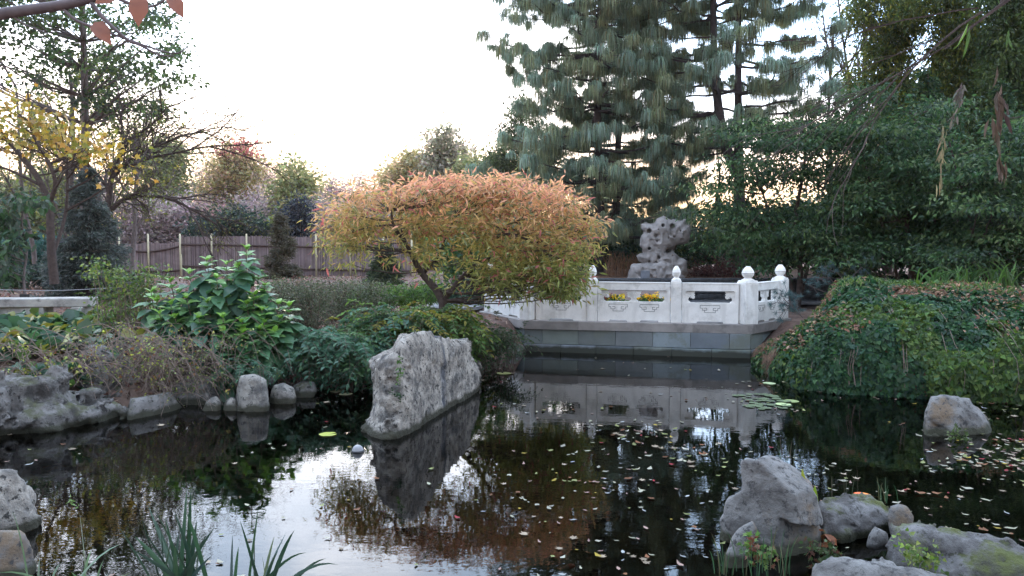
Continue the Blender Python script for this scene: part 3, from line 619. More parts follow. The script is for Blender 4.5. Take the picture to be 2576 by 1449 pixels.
# left bank rockwork
G1 = 'rocks along the left bank'
rock('bank_rock', [(-80, 1160), (-80, 975), (0, 962), (30, 968), (60, 940), (118, 936), (150, 948), (160, 978), (185, 1000), (235, 1020), (270, 1035), (290, 1048), (292, 1068), (262, 1085), (200, 1092), (160, 1105), (120, 1130), (80, 1128), (70, 1100), (0, 1092), (0, 1160)],
     lerp(-80, 300, 8.9, 9.9), 1.4, .035, ROCKD, 'largest craggy grey rock mass on the left bank with holes and ledges', group=G1, slope=.35, cracks=.06, rnd=.22, amp=.14, freq=2.4, seed=8, pits=.24, pitf=5., grain=.04, strata=.06, facet=.16, cells=110, ridged=.16, ewmin=.55, below=.3)
rock('bank_rock', [(318, 1075), (322, 1035), (345, 1000), (390, 990), (432, 985), (455, 1030), (452, 1050), (420, 1065), (400, 1090), (370, 1095)], lerp(318, 455, 9.9, 10.6), .9, .035, ROCKD,
     'slanting grey slab rock running into the water right of the craggy rock mass', group=G1, slope=.5, rnd=.15, amp=.04, freq=2.5, seed=12, pits=.05, strata=.03, facet=.08)
rock('bank_rock', [(440, 1040), (445, 985), (470, 960), (545, 962), (556, 1000), (545, 1022), (505, 1040)], 10.9, .8, .035, ROCKD, 'brown-grey bank rock with a rounded face left of the wedge stone', group=G1, slope=.5, rnd=.2, amp=.07, seed=15, pits=.06, facet=.08)
rock('bank_rock', [(500, 1045), (520, 1010), (545, 1000), (553, 1018), (550, 1045)], 10.5, .3, .025, PALE, 'small wedge-shaped tan stone at the water edge of the left bank', group=G1, slope=.6, rnd=.08, amp=.02, seed=16)
rock('bank_rock', [(562, 1045), (566, 1015), (580, 1000), (592, 1002), (602, 1030), (600, 1045)], 10.5, .3, .025, PALE, 'small pointed pale stone touching the blocky boulder at the waterline', group=G1, slope=.4, rnd=.08, amp=.02, seed=17)
rock('bank_rock', [(592, 1060), (598, 1005), (602, 962), (607, 945), (640, 940), (670, 955), (674, 990), (677, 1020), (670, 1055)], 10.45, .5, .022, PALE, 'blocky pale boulder standing upright at the left shore', group=G1, slope=.25, rnd=.1, amp=.015, freq=3, facet=.06, cells=16, seed=18, grain=.01, below=.2)
rock('bank_rock', [(680, 1040), (683, 985), (690, 968), (715, 963), (738, 975), (745, 998), (742, 1030)], 10.95, .5, .025, PALE, 'rounded pale boulder right of the upright blocky one at the left shore', group=G1, slope=.35, rnd=.12, amp=.015, freq=3, facet=.05, cells=16, seed=19, grain=.01, below=.2)
rock('bank_rock', [(735, 1020), (740, 970), (765, 958), (790, 962), (800, 985), (790, 1010)], 11.4, .4, .03, ROCKD, 'dull low stone half hidden by fern-leaved shrubs right of the rounded boulder', group=G1, slope=.5, rnd=.12, amp=.03, seed=20)
rock('bank_rock', [(595, 965), (600, 935), (630, 920), (680, 925), (700, 950), (690, 975)], 11.3, .5, .035, ROCKD, 'brown rock in the shade behind the upright blocky boulder', group=G1, slope=.5, rnd=.15, amp=.05, seed=21)
rock('bank_rock', [(190, 1040), (205, 900), (215, 865), (260, 858), (310, 865), (340, 900), (370, 990), (330, 1030), (250, 1050)], lerp(190, 370, 10.6, 11), .9, .04, ROCKD, 'large dark rock behind the bare stems on the left bank', group=G1, slope=.5, rnd=.25, amp=.09, seed=22, pits=.08, facet=.12, ridged=.05)
rock('bank_rock', [(360, 1010), (380, 930), (440, 900), (520, 905), (570, 930), (590, 990), (500, 1010), (420, 1020)], 11.5, .8, .04, ROCKD, 'shaded dark rock under the tangled stems in front of the big-leaved shrub', group=G1, slope=.5, rnd=.25, amp=.09, seed=23, pits=.06, facet=.12, ridged=.05)
rock('bank_rock', [(1180, 940), (1185, 890), (1230, 862), (1300, 865), (1318, 880), (1314, 905), (1250, 925)], lerp(1180, 1318, 14.6, 15.9), .6, .04, ROCKD, 'mossy rock by the left foot of the terrace wall', group=G1, slope=.6, rnd=.15, amp=.05, seed=24, pits=.05)
# two rocks at the near left
rock('shore_rock', [(-160, 1420), (-160, 1180), (-60, 1160), (0, 1154), (70, 1152), (98, 1156), (103, 1195), (112, 1235), (118, 1270), (124, 1330), (118, 1370), (80, 1395), (0, 1400)], lerp(-160, 124, 5.6, 6.2), 1.1, .028, ROCK,
     'big rounded grey rock with a flat top at the left edge of the pond', slope=.3, rnd=.2, amp=.03, freq=2.4, facet=.05, cells=20, tilt=.3, seed=31, pits=.08, pitf=6, grain=.024, ridged=.04, below=.3)
rock('shore_rock', [(-160, 1600), (-160, 1300), (0, 1305), (60, 1312), (90, 1325), (108, 1370), (108, 1430), (90, 1480), (60, 1620)], lerp(-160, 124, 4.9, 5.3), .7, .028, ROCKG,
     'lower grey rock in the left corner below the big rounded one', slope=.3, rnd=.15, amp=.04, freq=3, facet=.06, tilt=.35, seed=33, pits=.05, grain=.014, below=.3)
# right side
rock('pond_rock', [(2325, 1125), (2330, 1060), (2338, 1020), (2342, 1000), (2375, 995), (2440, 1004), (2448, 1022), (2470, 1045), (2485, 1075), (2494, 1105), (2490, 1125)], lerp(2325, 2494, 9.15, 9.25), .6, .022, ROCKG,
     'grey boulder rising from the water below the ivy mound', slope=.4, rnd=.07, amp=.014, facet=.07, cells=18, tilt=.18, freq=2.4, seed=41, grain=.012, below=.25, strata=.02)
def ytall(X, Z):
    a = 5.9-.9*(X-1.62)+.12*Z; b = 5.45+.75*(X-2.02)+.25*Z; top = 5.62+1.9*(Z-.62+.42*(X-1.72)); lowr = 5.55+.5*(X-1.7)-.3*(.3-Z)
    return np.maximum(np.maximum(np.maximum(a, b), top), np.where(Z < .34-.25*(X-1.7), lowr, -9))
rock('pond_rock', [(1812, 1420), (1820, 1350), (1832, 1300), (1836, 1262), (1852, 1242), (1866, 1228), (1862, 1195), (1866, 1158), (1880, 1150), (1945, 1150), (1975, 1163), (2010, 1190), (2030, 1210), (2043, 1240), (2050, 1275), (2055, 1330), (2050, 1390), (2030, 1470), (1960, 1530), (1880, 1500)], 5.85, .8, .017, ROCKG,
     'tall angular grey rock with a slanting flat top in the near right of the pond', yfun=ytall, rnd=.03, amp=.014, freq=2.8, seed=44, grain=.010, cracks=.015, strata=.012, tilt=.29, facet=.025, cells=30, ridged=.01, below=.35)
rock('pond_rock', [(1816, 1500), (1822, 1400), (1845, 1345), (1875, 1318), (1892, 1312), (1902, 1330), (1890, 1400), (1870, 1480)], 5.4, .22, .02, ROCKG,
     'leaning slab of grey stone resting against the foot of the tall angular rock', slope=.3, rnd=.05, amp=.018, freq=3, seed=45, facet=.05, grain=.008, below=.3)
rock('pond_rock', [(2060, 1360), (2068, 1290), (2085, 1268), (2130, 1263), (2170, 1262), (2215, 1275), (2240, 1295), (2245, 1330), (2200, 1350), (2120, 1375)], lerp(2060, 2240, 5.75, 5.95), .5, .022, ROCKM,
     'low crinkled mossy rock right of the tall angular rock', slope=.7, rnd=.12, amp=.03, ridged=.04, facet=.05, freq=4, seed=47, pits=.10, pitf=8, grain=.03, below=.3)
rock('pond_rock', [(2240, 1350), (2234, 1300), (2240, 1275), (2260, 1268), (2280, 1275), (2292, 1300), (2285, 1330), (2280, 1370)], 5.75, .3, .02, ROCKG,
     'small upright rounded stone between the low mossy rock and the long rock', slope=.3, rnd=.07, amp=.018, seed=48, below=.3)
rock('pond_rock', [(2178, 1375), (2184, 1345), (2200, 1325), (2228, 1340), (2232, 1370), (2210, 1385)], 5.5, .2, .02, ROCKG, 'little angular stone by the small pool among the near rocks', slope=.3, rnd=.05, amp=.015, seed=49)
rock('shore_boulder', [(2228, 1420), (2236, 1370), (2240, 1320), (2275, 1305), (2330, 1312), (2400, 1330), (2480, 1345), (2540, 1365), (2580, 1385), (2640, 1400), (2700, 1500), (2700, 1640), (2500, 1640), (2400, 1560), (2300, 1480)], lerp(2230, 2700, 5.2, 4.75), .85, .026, ROCKM,
     'long ridged mossy boulder along the near right shore', slope=.75, rnd=.16, amp=.04, ridged=.04, facet=.07, cells=40, freq=2.6, seed=51, pits=.12, pitf=6, grain=.03, below=.3)
rock('shore_boulder', [(2020, 1620), (2030, 1440), (2045, 1405), (2110, 1395), (2200, 1402), (2290, 1412), (2350, 1440), (2420, 1490), (2440, 1620)], lerp(2020, 2420, 4.6, 4.4), .5, .024, ROCKG,
     'flat grey boulder in the near right corner in front of the small pool', slope=.8, rnd=.12, amp=.03, facet=.05, freq=3, seed=52, pits=.08, grain=.025, below=.3)
# scholar rock on its raised bed
SR = thing('scholar_rock', at(1660, 712, 21.3), 'tall pierced scholar rock on a rough stone base behind the balustrade', 'rock sculpture')
sx = lambda q: 1543+.1482*q; sy = lambda q: 509.8+.1482*q
up = [(430, 900), (470, 870), (530, 880), (545, 840), (490, 740), (465, 620), (470, 560), (520, 500), (478, 430), (490, 355), (540, 350), (620, 370), (700, 365), (740, 310), (770, 240), (865, 190), (920, 235), (960, 265), (1080, 275), (1140, 300), (1200, 295), (1225, 370), (1285, 405),
      (1300, 500), (1295, 600), (1250, 660), (1160, 690), (1060, 700), (1030, 745), (950, 780), (905, 830), (960, 840), (990, 805), (1030, 840), (1080, 900), (1110, 950), (1180, 945), (1235, 985), (1240, 1060), (1245, 1180), (1200, 1240), (700, 1260), (600, 1180), (460, 1080), (560, 1010), (500, 990), (450, 940)]
hol = [(840, 385, 38, .25), (1010, 400, 62, .2), (1035, 580, 30, .22), (610, 480, 48, .25), (725, 560, 38, .14), (745, 650, 22, .12), (610, 780, 34, .6), (770, 930, 44, .35), (725, 1020, 32, .3), (935, 600, 18, .1), (755, 455, 14, .1), (1140, 480, 16, .1), (1170, 640, 42, .1), (1010, 905, 14, .2), (930, 825, 40, .9), (615, 1000, 30, .25)]
def world_hole(q, Y): p = at(sx(q[0]), sy(q[1]), Y); return (p[0], p[2], q[2]*.78*.1482/F*Y, q[3]*.8)
rock('upper_stone', [(sx(a), sy(b)) for a, b in up], 21.2, .62, .024, TAIHU, '', parent=SR, rnd=.2, amp=.05, freq=3.2, seed=61, pits=.035, pitf=7., ridged=.05, holes=[world_hole(q, 21.2) for q in hol], below=-.9)
lo = [(255, 1400), (265, 1290), (290, 1160), (330, 1070), (400, 1065), (470, 1030), (560, 1060), (640, 1070), (720, 1030), (830, 1010), (900, 1030), (960, 1060), (1010, 1150), (1100, 1180), (1180, 1250), (1200, 1400)]
rock('base_stone', [(sx(a), sy(b)) for a, b in lo], 20.95, .8, .028, TAIHU, '', parent=SR, rnd=.15, amp=.05, freq=3.5, seed=63, pits=.05, pitf=7., ridged=.07, facet=.08, cells=50, below=-.7)
mb = MB(); a = at(1612, 681, 20.9); b2 = at(1634, 708, 20.9); mb.box(((a[0]+b2[0])/2, 20.93, (a[2]+b2[2])/2), (b2[0]-a[0], .09, a[2]-b2[2]), 0, bev=.008); mb.build('plaque', PLAQ, SR)
# low wall of the raised bed behind the terrace
mb = MB(); rr = random.Random(5)
for i in range(46):
    u = -.2+i*.22
    for k in range(5): mb.box((1.2+u+rr.uniform(-.03, .03), 20.5+rr.uniform(-.03, .03), .72+k*.13), (.26+rr.uniform(-.03, .05), .3, .14), rr.uniform(-.04, .04), bev=.03)
tag(mb.build('planter_wall', GRAVEL), 'low dark stacked stone wall of the raised bed behind the balustrade', 'wall')
mb = MB(); mb.box((6.2, 24.2, .9), (10.6, 7.1, .76), 0, bev=.1); tag(mb.build('raised_bed', SOIL), kind='structure')
# pink stone seat wall seen through the openings
mb = MB(); mb.box((2.95, 19.1, .9), (1.9, .18, .5), -.1, bev=.02); mb.box((2.95, 19.1, 1.18), (2.0, .26, .05), -.1, bev=.01); tag(mb.build('seat_wall', PINKW), 'low pink-grey stone wall seen through the balustrade openings', 'wall')
# stone bench at the left
BN = thing('stone_bench', at(100, 790, 15.5), 'long pale stone bench with a flat slab top on the left bank', 'bench')
mb = MB(); a = at(-260, 749, 15.2); b2 = at(236, 745, 15.6); c = (a+b2)/2; mb.box((c[0], c[1], 1.08), (b2[0]-a[0], .48, .17), math.atan2(b2[1]-a[1], b2[0]-a[0]), bev=.015); mb.build('seat_slab', BENCH, BN)
for q in (-150, 60): p = at(q*1.0, 775, 15.4); mb = MB(); mb.box((p[0], 15.45, .83), (.9, .34, .33), .0, bev=.015); mb.build('support', BENCH, BN)
mb = MB(); p = at(205, 775, 15.5); mb.box((p[0], 15.5, .83), (.24, .34, .33), .0, bev=.015); mb.build('support', BENCH, BN)
# ================================================================ FENCE
FN = thing('bamboo_fence', at(650, 700, 37), 'grey-brown reed fence with pale bamboo posts crossing behind the garden', 'fence')
FY = 37.
def fz(px, py): return at(px, py, FY)
secs = [(302, 376, 611, 611), (376, 455, 611, 608), (457, 533, 595, 595), (533, 622, 595, 594), (622, 708, 594, 595), (708, 796, 596, 596), (796, 882, 597, 598), (882, 965, 598, 599), (965, 1036, 599, 600)]
rr = np.random.default_rng(6)
for a, b, t0, t1 in secs:
    p0, p1 = fz(a, 696), fz(b, 696); n = int((p1[0]-p0[0])/.045); mb = MB()
    for i in range(n):
        u = (i+.5)/n; tp = fz(a+(b-a)*u, t0+(t1-t0)*u)[2]+rr.normal()*.015+(.05*math.sin(u*math.pi)*(-1) if a < 456 else 0)
        k = rr.uniform(.6, 1.3); x = p0[0]+(p1[0]-p0[0])*u; mb.box((x, FY+rr.normal()*.012, (tp+.5)/2), (.05, .03, tp-.5), 0, (k, k*rr.uniform(.94, 1.02), k*rr.uniform(.92, 1.04)))
    mb.build('reed_panel', REED, FN, usecol=True)
def frail(pts):
    P = np.array([fz(x, y)-[0, .05, 0] for x, y in pts]); v, f = tubes([(spline(P, 14), np.full(14, .045))], 6); mesh_obj('rail', v, f, RAILM, FN, smooth=True)
frail([(302, 629), (340, 632), (376, 633), (415, 628), (455, 619)]); frail([(457, 615), (560, 616), (680, 619), (800, 621), (920, 623), (1036, 626)])
frail([(302, 681), (380, 683), (455, 680)]); frail([(457, 669), (560, 672), (680, 675), (800, 678), (920, 680), (1036, 682)])
for x in (302, 375, 455, 458, 534, 622, 708, 796, 882, 965, 1036):
    a = fz(x, 588 if x != 458 else 640); mb = MB(); mb.lathe([(.045, .4), (.042, a[2]*.6), (.04, a[2])], (a[0], FY-.12, 0), 8); mb.build('post', BAMB, FN, smooth=True)
# second panel line standing a little behind, seen left of the joint
# ================================================================ SMALL THINGS
p = onz(900, 1136); PL = thing('pond_light', (p[0], p[1], 0), 'round pale pond light floating left of the big standing rock', 'pond light')
mb = MB(); mb.lathe([(.02, -.06), (.055, -.05), (.062, .0), (.060, .025), (.048, .052), (.028, .068), (.008, .072)], (p[0], p[1], .0), 20); mb.build('dome', LAMP, PL, smooth=True)
mb = MB(); mb.lathe([(.064, -.012), (.074, .0), (.064, .016)], (p[0], p[1], 0), 20); mb.build('collar', BLACKP, PL, smooth=True)
p = at(62, 746, 16.4); LB = thing('plant_label', (p[0], p[1], gz(p[0], p[1])), 'small black plant label at the foot of the sapling behind the bench', 'plant label')
zg = gz(p[0], p[1]); mb = MB(); mb.box((p[0], p[1], p[2]), (.2, .02, .1), 0, bev=.004); mb.build('plate', BLACKP, LB); mb = MB(); mb.box((p[0], p[1]+.02, (zg+p[2])/2), (.02, .012, p[2]-zg), 0); mb.build('stake', BLACKP, LB)
P = np.array([at(x, y, d) for x, y, d in ((-60, 727, 16), (120, 731, 16.2), (250, 726, 16.5), (350, 719, 16.9), (470, 714, 17.5))]); v, f = tubes([(spline(P, 24), np.full(24, .006))], 5)
tag(mesh_obj('guide_wire', v, f, STEEL), 'thin wire strung low behind the bench across the mulch bed', 'wire')
# ================================================================ TREES AND SHRUBS
def tree(name, label, cat, base, trunkpts, r0, r1, C, per, rad, tm, L, W, pal, bark=None, leaf=None, nl=40, group=None, cr='crown', trunks=None, limb_r=.05, seed=0, rise=.45, sides=7, **kw):
    rr = np.random.default_rng(seed+500); t = thing(name, base, label, cat, group)
    tr = [(spline(trunkpts, 14), np.linspace(r0, r1, 14))]+[(spline(q[0], 12), np.linspace(q[1], q[2], 12)) for q in (trunks or [])]
    v, f = tubes(tr, 9); mesh_obj('trunk', v, f, bark or BARK, t, smooth=True)
    allp = np.vstack([q[0] for q in tr])
    if nl:
        L_ = limbs(rr, allp[np.argsort(allp[:, 2])], C[rr.choice(len(C), min(nl, len(C)), False)], limb_r, rise=rise); v, f = tubes(L_, 4); mesh_obj('limb', v, f, bark or BARK, t)
    v, f, c = cloud(rr, C, per, rad, tm, L, W, pal, **kw); mesh_obj(cr, v, f, leaf or LEAF, t, c); return t
R = np.random.default_rng(11)
# --- T1 tall green tree at the left
bl = [(60, 60, 120, 70), (200, 60, 110, 60), (330, 70, 90, 50), (400, 130, 60, 40), (430, 190, 62, 30), (300, 170, 110, 55), (130, 150, 130, 60), (380, 265, 50, 45), (300, 260, 90, 35, .7), (60, 220, 90, 45, .7), (200, 230, 90, 40, .7), (380, 40, 70, 45), (160, 20, 200, 80), (0, 20, 100, 90), (-150, 100, 150, 150), (100, -120, 260, 120), (-100, -100, 200, 150), (300, -60, 120, 60), (390, 315, 35, 18, .5), (470, 200, 26, 12, .6), (425, 80, 40, 16, .7)]
C = blobs(R, bl, 26, 2.6, 520, .5); C = C[vnoise(C, .9, 41)+.5*vnoise(C, 2.2, 42) > -.25]
tree('green_tree', 'tall green-leaved tree with a pale straight trunk at the left of the photo', 'tree', at(213, 705, 26), [at(216, 705, 26), at(212, 500, 26), at(214, 300, 26), at(210, 120, 26), at(205, -60, 26), at(200, -200, 26)], .17, .05, C, 40, (.42, .5, .16), 'kite', .17, .11,
     [(.05, .085, .035), (.065, .105, .04), (.09, .13, .05), (.055, .075, .05)], bark=BARKG, nl=120, seed=1, limb_r=.06, droop=-.25)
# --- T2 yellow maple
bl = [(30, 250, 70, 30), (70, 305, 80, 35), (150, 310, 60, 40), (30, 350, 60, 30, .7), (190, 370, 60, 30), (240, 375, 55, 25), (120, 370, 60, 30), (300, 400, 30, 30), (325, 430, 22, 22), (290, 445, 20, 10, .7), (-60, 290, 100, 70), (270, 345, 30, 22, .6)]
C = blobs(R, bl, 19, 1.6, 130, .75)
def ymaple(P, c, rr):
    k = np.clip((P[:, 0]+7.4)/2.6, 0, 1)[:, None]; k2 = (rr.random((len(P), 1)) < .3+.5*k)*1.
    return c*(1-k*k2)+np.array([.5, .22, .06])*k*k2*(1+rr.normal(size=(len(P), 1))*.2)
tree('yellow_maple', 'leaning maple with sparse yellow and orange autumn leaves at the left', 'tree', at(135, 715, 19), [at(137, 715, 19), at(128, 620, 19), at(124, 520, 19), at(100, 455, 19), at(60, 400, 19.2), at(0, 330, 19.5), at(-60, 250, 19.5)], .11, .035, C, 8, (.6, .6, .3), 'maple', .14, .14,
     [(.38, .27, .06), (.30, .24, .06), (.2, .2, .05), (.42, .25, .07)], leaf=LEAF, nl=60, seed=2, droop=-.6, colf=ymaple, limb_r=.04,
     trunks=[([at(124, 510, 19), at(140, 460, 18.8), at(118, 400, 18.8), at(80, 330, 19), at(70, 230, 19)], .06, .02), ([at(110, 470, 19), at(50, 440, 19), at(0, 420, 19), at(-60, 415, 19)], .04, .02), ([at(133, 640, 19), at(160, 560, 19.4), at(170, 470, 19.5), at(165, 330, 19.5)], .05, .02)])
def bare_tree(name, label, base, starts, bark, lv=3, n=5, seed=0, wig=.14, grav=-.03, leaf=None, pal=None, tw=.9, group=None, spread=.7, k=7, shrink=.62, per=3, lrad=.2, Ls=.1):
    rr = np.random.default_rng(seed); t = thing(name, base, label, 'tree', group); out, tips = [], []
    for p0, d0, L_, r0 in starts: branches(rr, p0, d0, L_, r0, lv, n, spread, grav, k, wig, out, tips, shrink)
    big = [q for q in out if q[1][0] > .02]; sm = [(q[0], np.maximum(q[1]*tw, .006)) for q in out if q[1][0] <= .02]
    v, f = tubes(big, 6); mesh_obj('trunk', v, f, bark, t, smooth=True)
    if sm: v, f = tubes(sm, 3); mesh_obj('twigs', v, f, bark, t)
    if pal: v, f, c = cloud(rr, np.array(tips), per, (lrad, lrad, lrad), 'kite', Ls, Ls*.7, pal); mesh_obj('leaves', v, f, LEAF, t, c)
    return t
# --- T3 arching bare crabapple
b = at(285, 640, 25)
bare_tree('crabapple_tree', 'bare arching crabapple with fine purple-brown twigs behind the dark conifer', (b[0], 25, .65),
   [((b[0], 25, .65), (.1, 0, 1), 2.2, .16)][:0]+[(at(268, 560, 25), (.25, 0, .9), 2.6, .12), (at(283, 525, 25), (.75, -.1, .75), 1.0, .085), (at(312, 497, 25), (.95, 0, .22), 3.0, .06), (at(262, 560, 25), (-.15, .2, .95), 3.2, .1), (at(290, 440, 25), (.7, 0, .7), 2.2, .06), (at(300, 430, 25), (.9, .1, .35), 3.4, .05), (at(330, 400, 25), (.8, -.2, .5), 2.8, .05)],
   BARK, lv=3, n=6, seed=5, grav=-.055, pal=[(.16, .17, .05), (.12, .14, .04)], per=1, lrad=.1, Ls=.07)
# trunks behind T2, slim
for i, (x, top, r_) in enumerate(((165, 180, .12), (335, 300, .1), (180, 250, .07), (90, 200, .1), (255, 350, .08))):
    b = at(x, 700, 29+i); bare_tree('woodland_tree', ['slim grey-barked bare tree left of the dark conifer', 'forked bare tree with an orange-lit trunk rising above the conifer', 'thin bare tree crowded among trunks at the left', 'bare tree with a leaning trunk at the far left', 'short bare tree just behind the dark conifer'][i],
       (b[0], b[1], .65), [((b[0], b[1], .6), (.08*(-1)**i, 0, 1), (604-top)/F*(29+i)+1.6, r_)], BARKG, lv=3, n=6, seed=20+i, grav=.02, wig=.07, spread=.6, shrink=.4, pal=[(.14, .17, .05), (.2, .19, .05), (.10, .13, .05)], per=5, lrad=.4, Ls=.13, group='slim trees at the left')
# --- conifers
def conifer(name, label, pxb, pxt, Y, wpx, n, pal, seed=0, L=.16, W=.03, droop=-.35, bark=None, cat='conifer', group=None, zb=.65, tm='kite', dens=1., nlay=None, gap=.15, cone=.9, lift=.15):
    rr = np.random.default_rng(seed); b = at(pxb[0], pxb[1], Y); tp = at(pxt[0], pxt[1], Y); t = thing(name, (b[0], Y, zb), label, cat, group); H = tp[2]-zb
    v, f = tubes([(np.linspace([b[0], Y, zb], tp, 8), np.linspace(.018*H+.02, .01, 8))], 7); mesh_obj('trunk', v, f, bark or BARK, t, smooth=True)
    Rm = wpx/2/F*Y; Ls, Pp, Dd = [], [], []
    nb = int(60*dens)
    for i in range(nb):
        u = (i+rr.random())/nb; u = u**1.15; z = zb+H*(gap*.6+(1-gap*.6)*u); rad = Rm*((1-u)**cone)*rr.uniform(.75, 1.12)+.05; a = rr.random()*6.283
        s = np.array([b[0]+(tp[0]-b[0])*u, Y, z]); e = s+np.array([math.cos(a)*rad, math.sin(a)*rad, -rad*.25+lift*rad]); m = (s+e)/2+[0, 0, -.05*rad]
        tt = np.linspace(0, 1, 6)[:, None]; P = (1-tt)**2*s+2*tt*(1-tt)*m+tt*tt*e; Ls.append((P, np.linspace(.012+.01*rad, .004, 6)))
        k = max(3, int(n/nb*(.35+1.3*(1-u)))); w = rr.random(k)**.7; c = s+(e-s)*w[:, None]+[0, 0, -.02]
        sd = np.array([-math.sin(a), math.cos(a), 0]); off = rr.normal(size=k)*rad*.22*(1.15-w*.6); c = c+sd*off[:, None]+rr.normal(size=(k, 3))*.03*rad
        Pp.append(c); Dd.append(nrm(np.array([math.cos(a), math.sin(a), 0])*.8+sd*np.sign(off)[:, None]*.7+rr.normal(size=(k, 3))*.3+[0, 0, droop]))
    v, f = tubes(Ls, 3); mesh_obj('branches', v, f, bark or BARK, t)
    P = np.vstack(Pp); D = np.vstack(Dd); m = len(P); mul = 5
    P = np.repeat(P, mul, 0)+rr.normal(size=(m*mul, 3))*L*.3; D = nrm(np.repeat(D, mul, 0)+rr.normal(size=(m*mul, 3))*.45)
    v, f, c = inst(tm, P, D, rdir(rr, m*mul, .8), L*rr.uniform(.6, 1.2, m*mul), W, pick(rr, pal, m*mul)); mesh_obj('needles', v, f, NEED, t, c); return t
conifer('hemlock_tree', 'bushy dark grey-green conifer behind the bench at the left', (222, 722), (221, 425), 21, 230, 5200, [(.08, .10, .09), (.11, .13, .12), (.05, .065, .06), (.15, .17, .155)], 31, L=.15, W=.035, dens=1.6, cone=.75, gap=.05)
conifer('young_spruce', 'small brownish conifer standing before the middle of the reed fence', (709, 695), (707, 535), 34.5, 88, 1300, [(.10, .09, .055), (.13, .11, .08), (.07, .07, .045)], 32, L=.2, W=.045, gap=.02, cone=.7, group='small conifers by the fence')
conifer('young_spruce', 'small dark green conifer by the fence just left of the orange tree trunk', (968, 705), (968, 610), 30, 90, 1300, [(.06, .08, .045), (.09, .11, .05), (.04, .06, .04)], 33, L=.2, W=.045, gap=.02, cone=.6, group='small conifers by the fence')
# --- far woods: one tree each
WOOD = [ # px, top, halfwidth, depth, palette, label, kind
 (415, 350, 62, 52, 'g', 'dull olive tree with a rounded top above the bare crabapple', 's'),
 (520, 420, 60, 60, 'm', 'mauve bare-twigged tree left of the red-topped one', 's'),
 (590, 352, 72, 56, 'y', 'big yellow-pink autumn tree whose top turns red', 's'),
 (655, 395, 55, 60, 'p', 'pinkish half-bare tree right of the red-topped one', 's'),
 (690, 455, 60, 50, 'm', 'mauve-grey thicket tree behind the middle of the fence', 's'),
 (745, 405, 50, 48, 'o', 'olive feathery tree with a pointed top in the far woods', 's'),
 (835, 440, 50, 62, 'm', 'mauve tree low on the skyline left of the orange tree top', 's'),
 (905, 432, 60, 66, 'p', 'pink-grey tree in the lowest dip of the skyline', 's'),
 (990, 405, 48, 58, 'y', 'pale yellow-green tree just above the orange crown', 's'),
 (1045, 372, 50, 56, 'y', 'pale tree left of the tallest skyline tree behind the orange crown', 's'),
 (1118, 322, 58, 54, 'w', 'tallest airy pale tree on the skyline behind the orange crown', 's'),
 (1190, 395, 45, 50, 'o', 'olive tree tucked between the pale skyline tree and the pine', 's'),
 (1255, 380, 60, 46, 'o', 'dull green tree under the left side of the tall pine', 's'),
 (350, 470, 60, 44, 'm', 'mauve twiggy tree right of the dark conifer', 's'),
 (440, 500, 60, 45, 'm', 'low mauve twiggy tree above the left end of the fence', 's'),
 (540, 505, 65, 46, 'r', 'reddish-mauve bushy tree behind the fence', 's'),
 (620, 500, 60, 47, 'm', 'grey-mauve bushy tree behind the fence', 's'),
 (790, 500, 60, 46, 'm', 'mauve bushy tree behind the right half of the fence', 's'),
 (880, 505, 60, 47, 'p', 'pinkish bushy tree right behind the orange tree', 's'),
 (20, 450, 70, 42, 'g', 'olive tree at the far left edge behind the maple', 's'),
 (130, 420, 70, 44, 'g', 'dull green tree filling the gap between the left trunks', 's'),
 (240, 430, 60, 46, 'm', 'mauve tree behind the tip of the dark conifer', 's'),
 (960, 480, 60, 48, 'm', 'mauve tree hidden mostly by the left half of the orange crown', 's'),
 (1080, 470, 70, 46, 'o', 'olive tree directly behind the orange crown', 's'),
]
PAL = {'g': [(.15, .16, .08), (.19, .18, .10), (.13, .13, .09)], 'm': [(.32, .24, .245), (.26, .20, .20), (.36, .29, .26), (.26, .23, .19)], 'y': [(.40, .32, .18), (.46, .33, .23), (.30, .27, .16), (.34, .29, .14)],
       'p': [(.46, .33, .29), (.34, .25, .24), (.38, .31, .23)], 'o': [(.20, .20, .09), (.25, .23, .12), (.16, .18, .09)], 'r': [(.34, .2, .2), (.27, .18, .18), (.30, .24, .19)], 'w': [(.28, .26, .18), (.33, .28, .22), (.22, .22, .15)]}
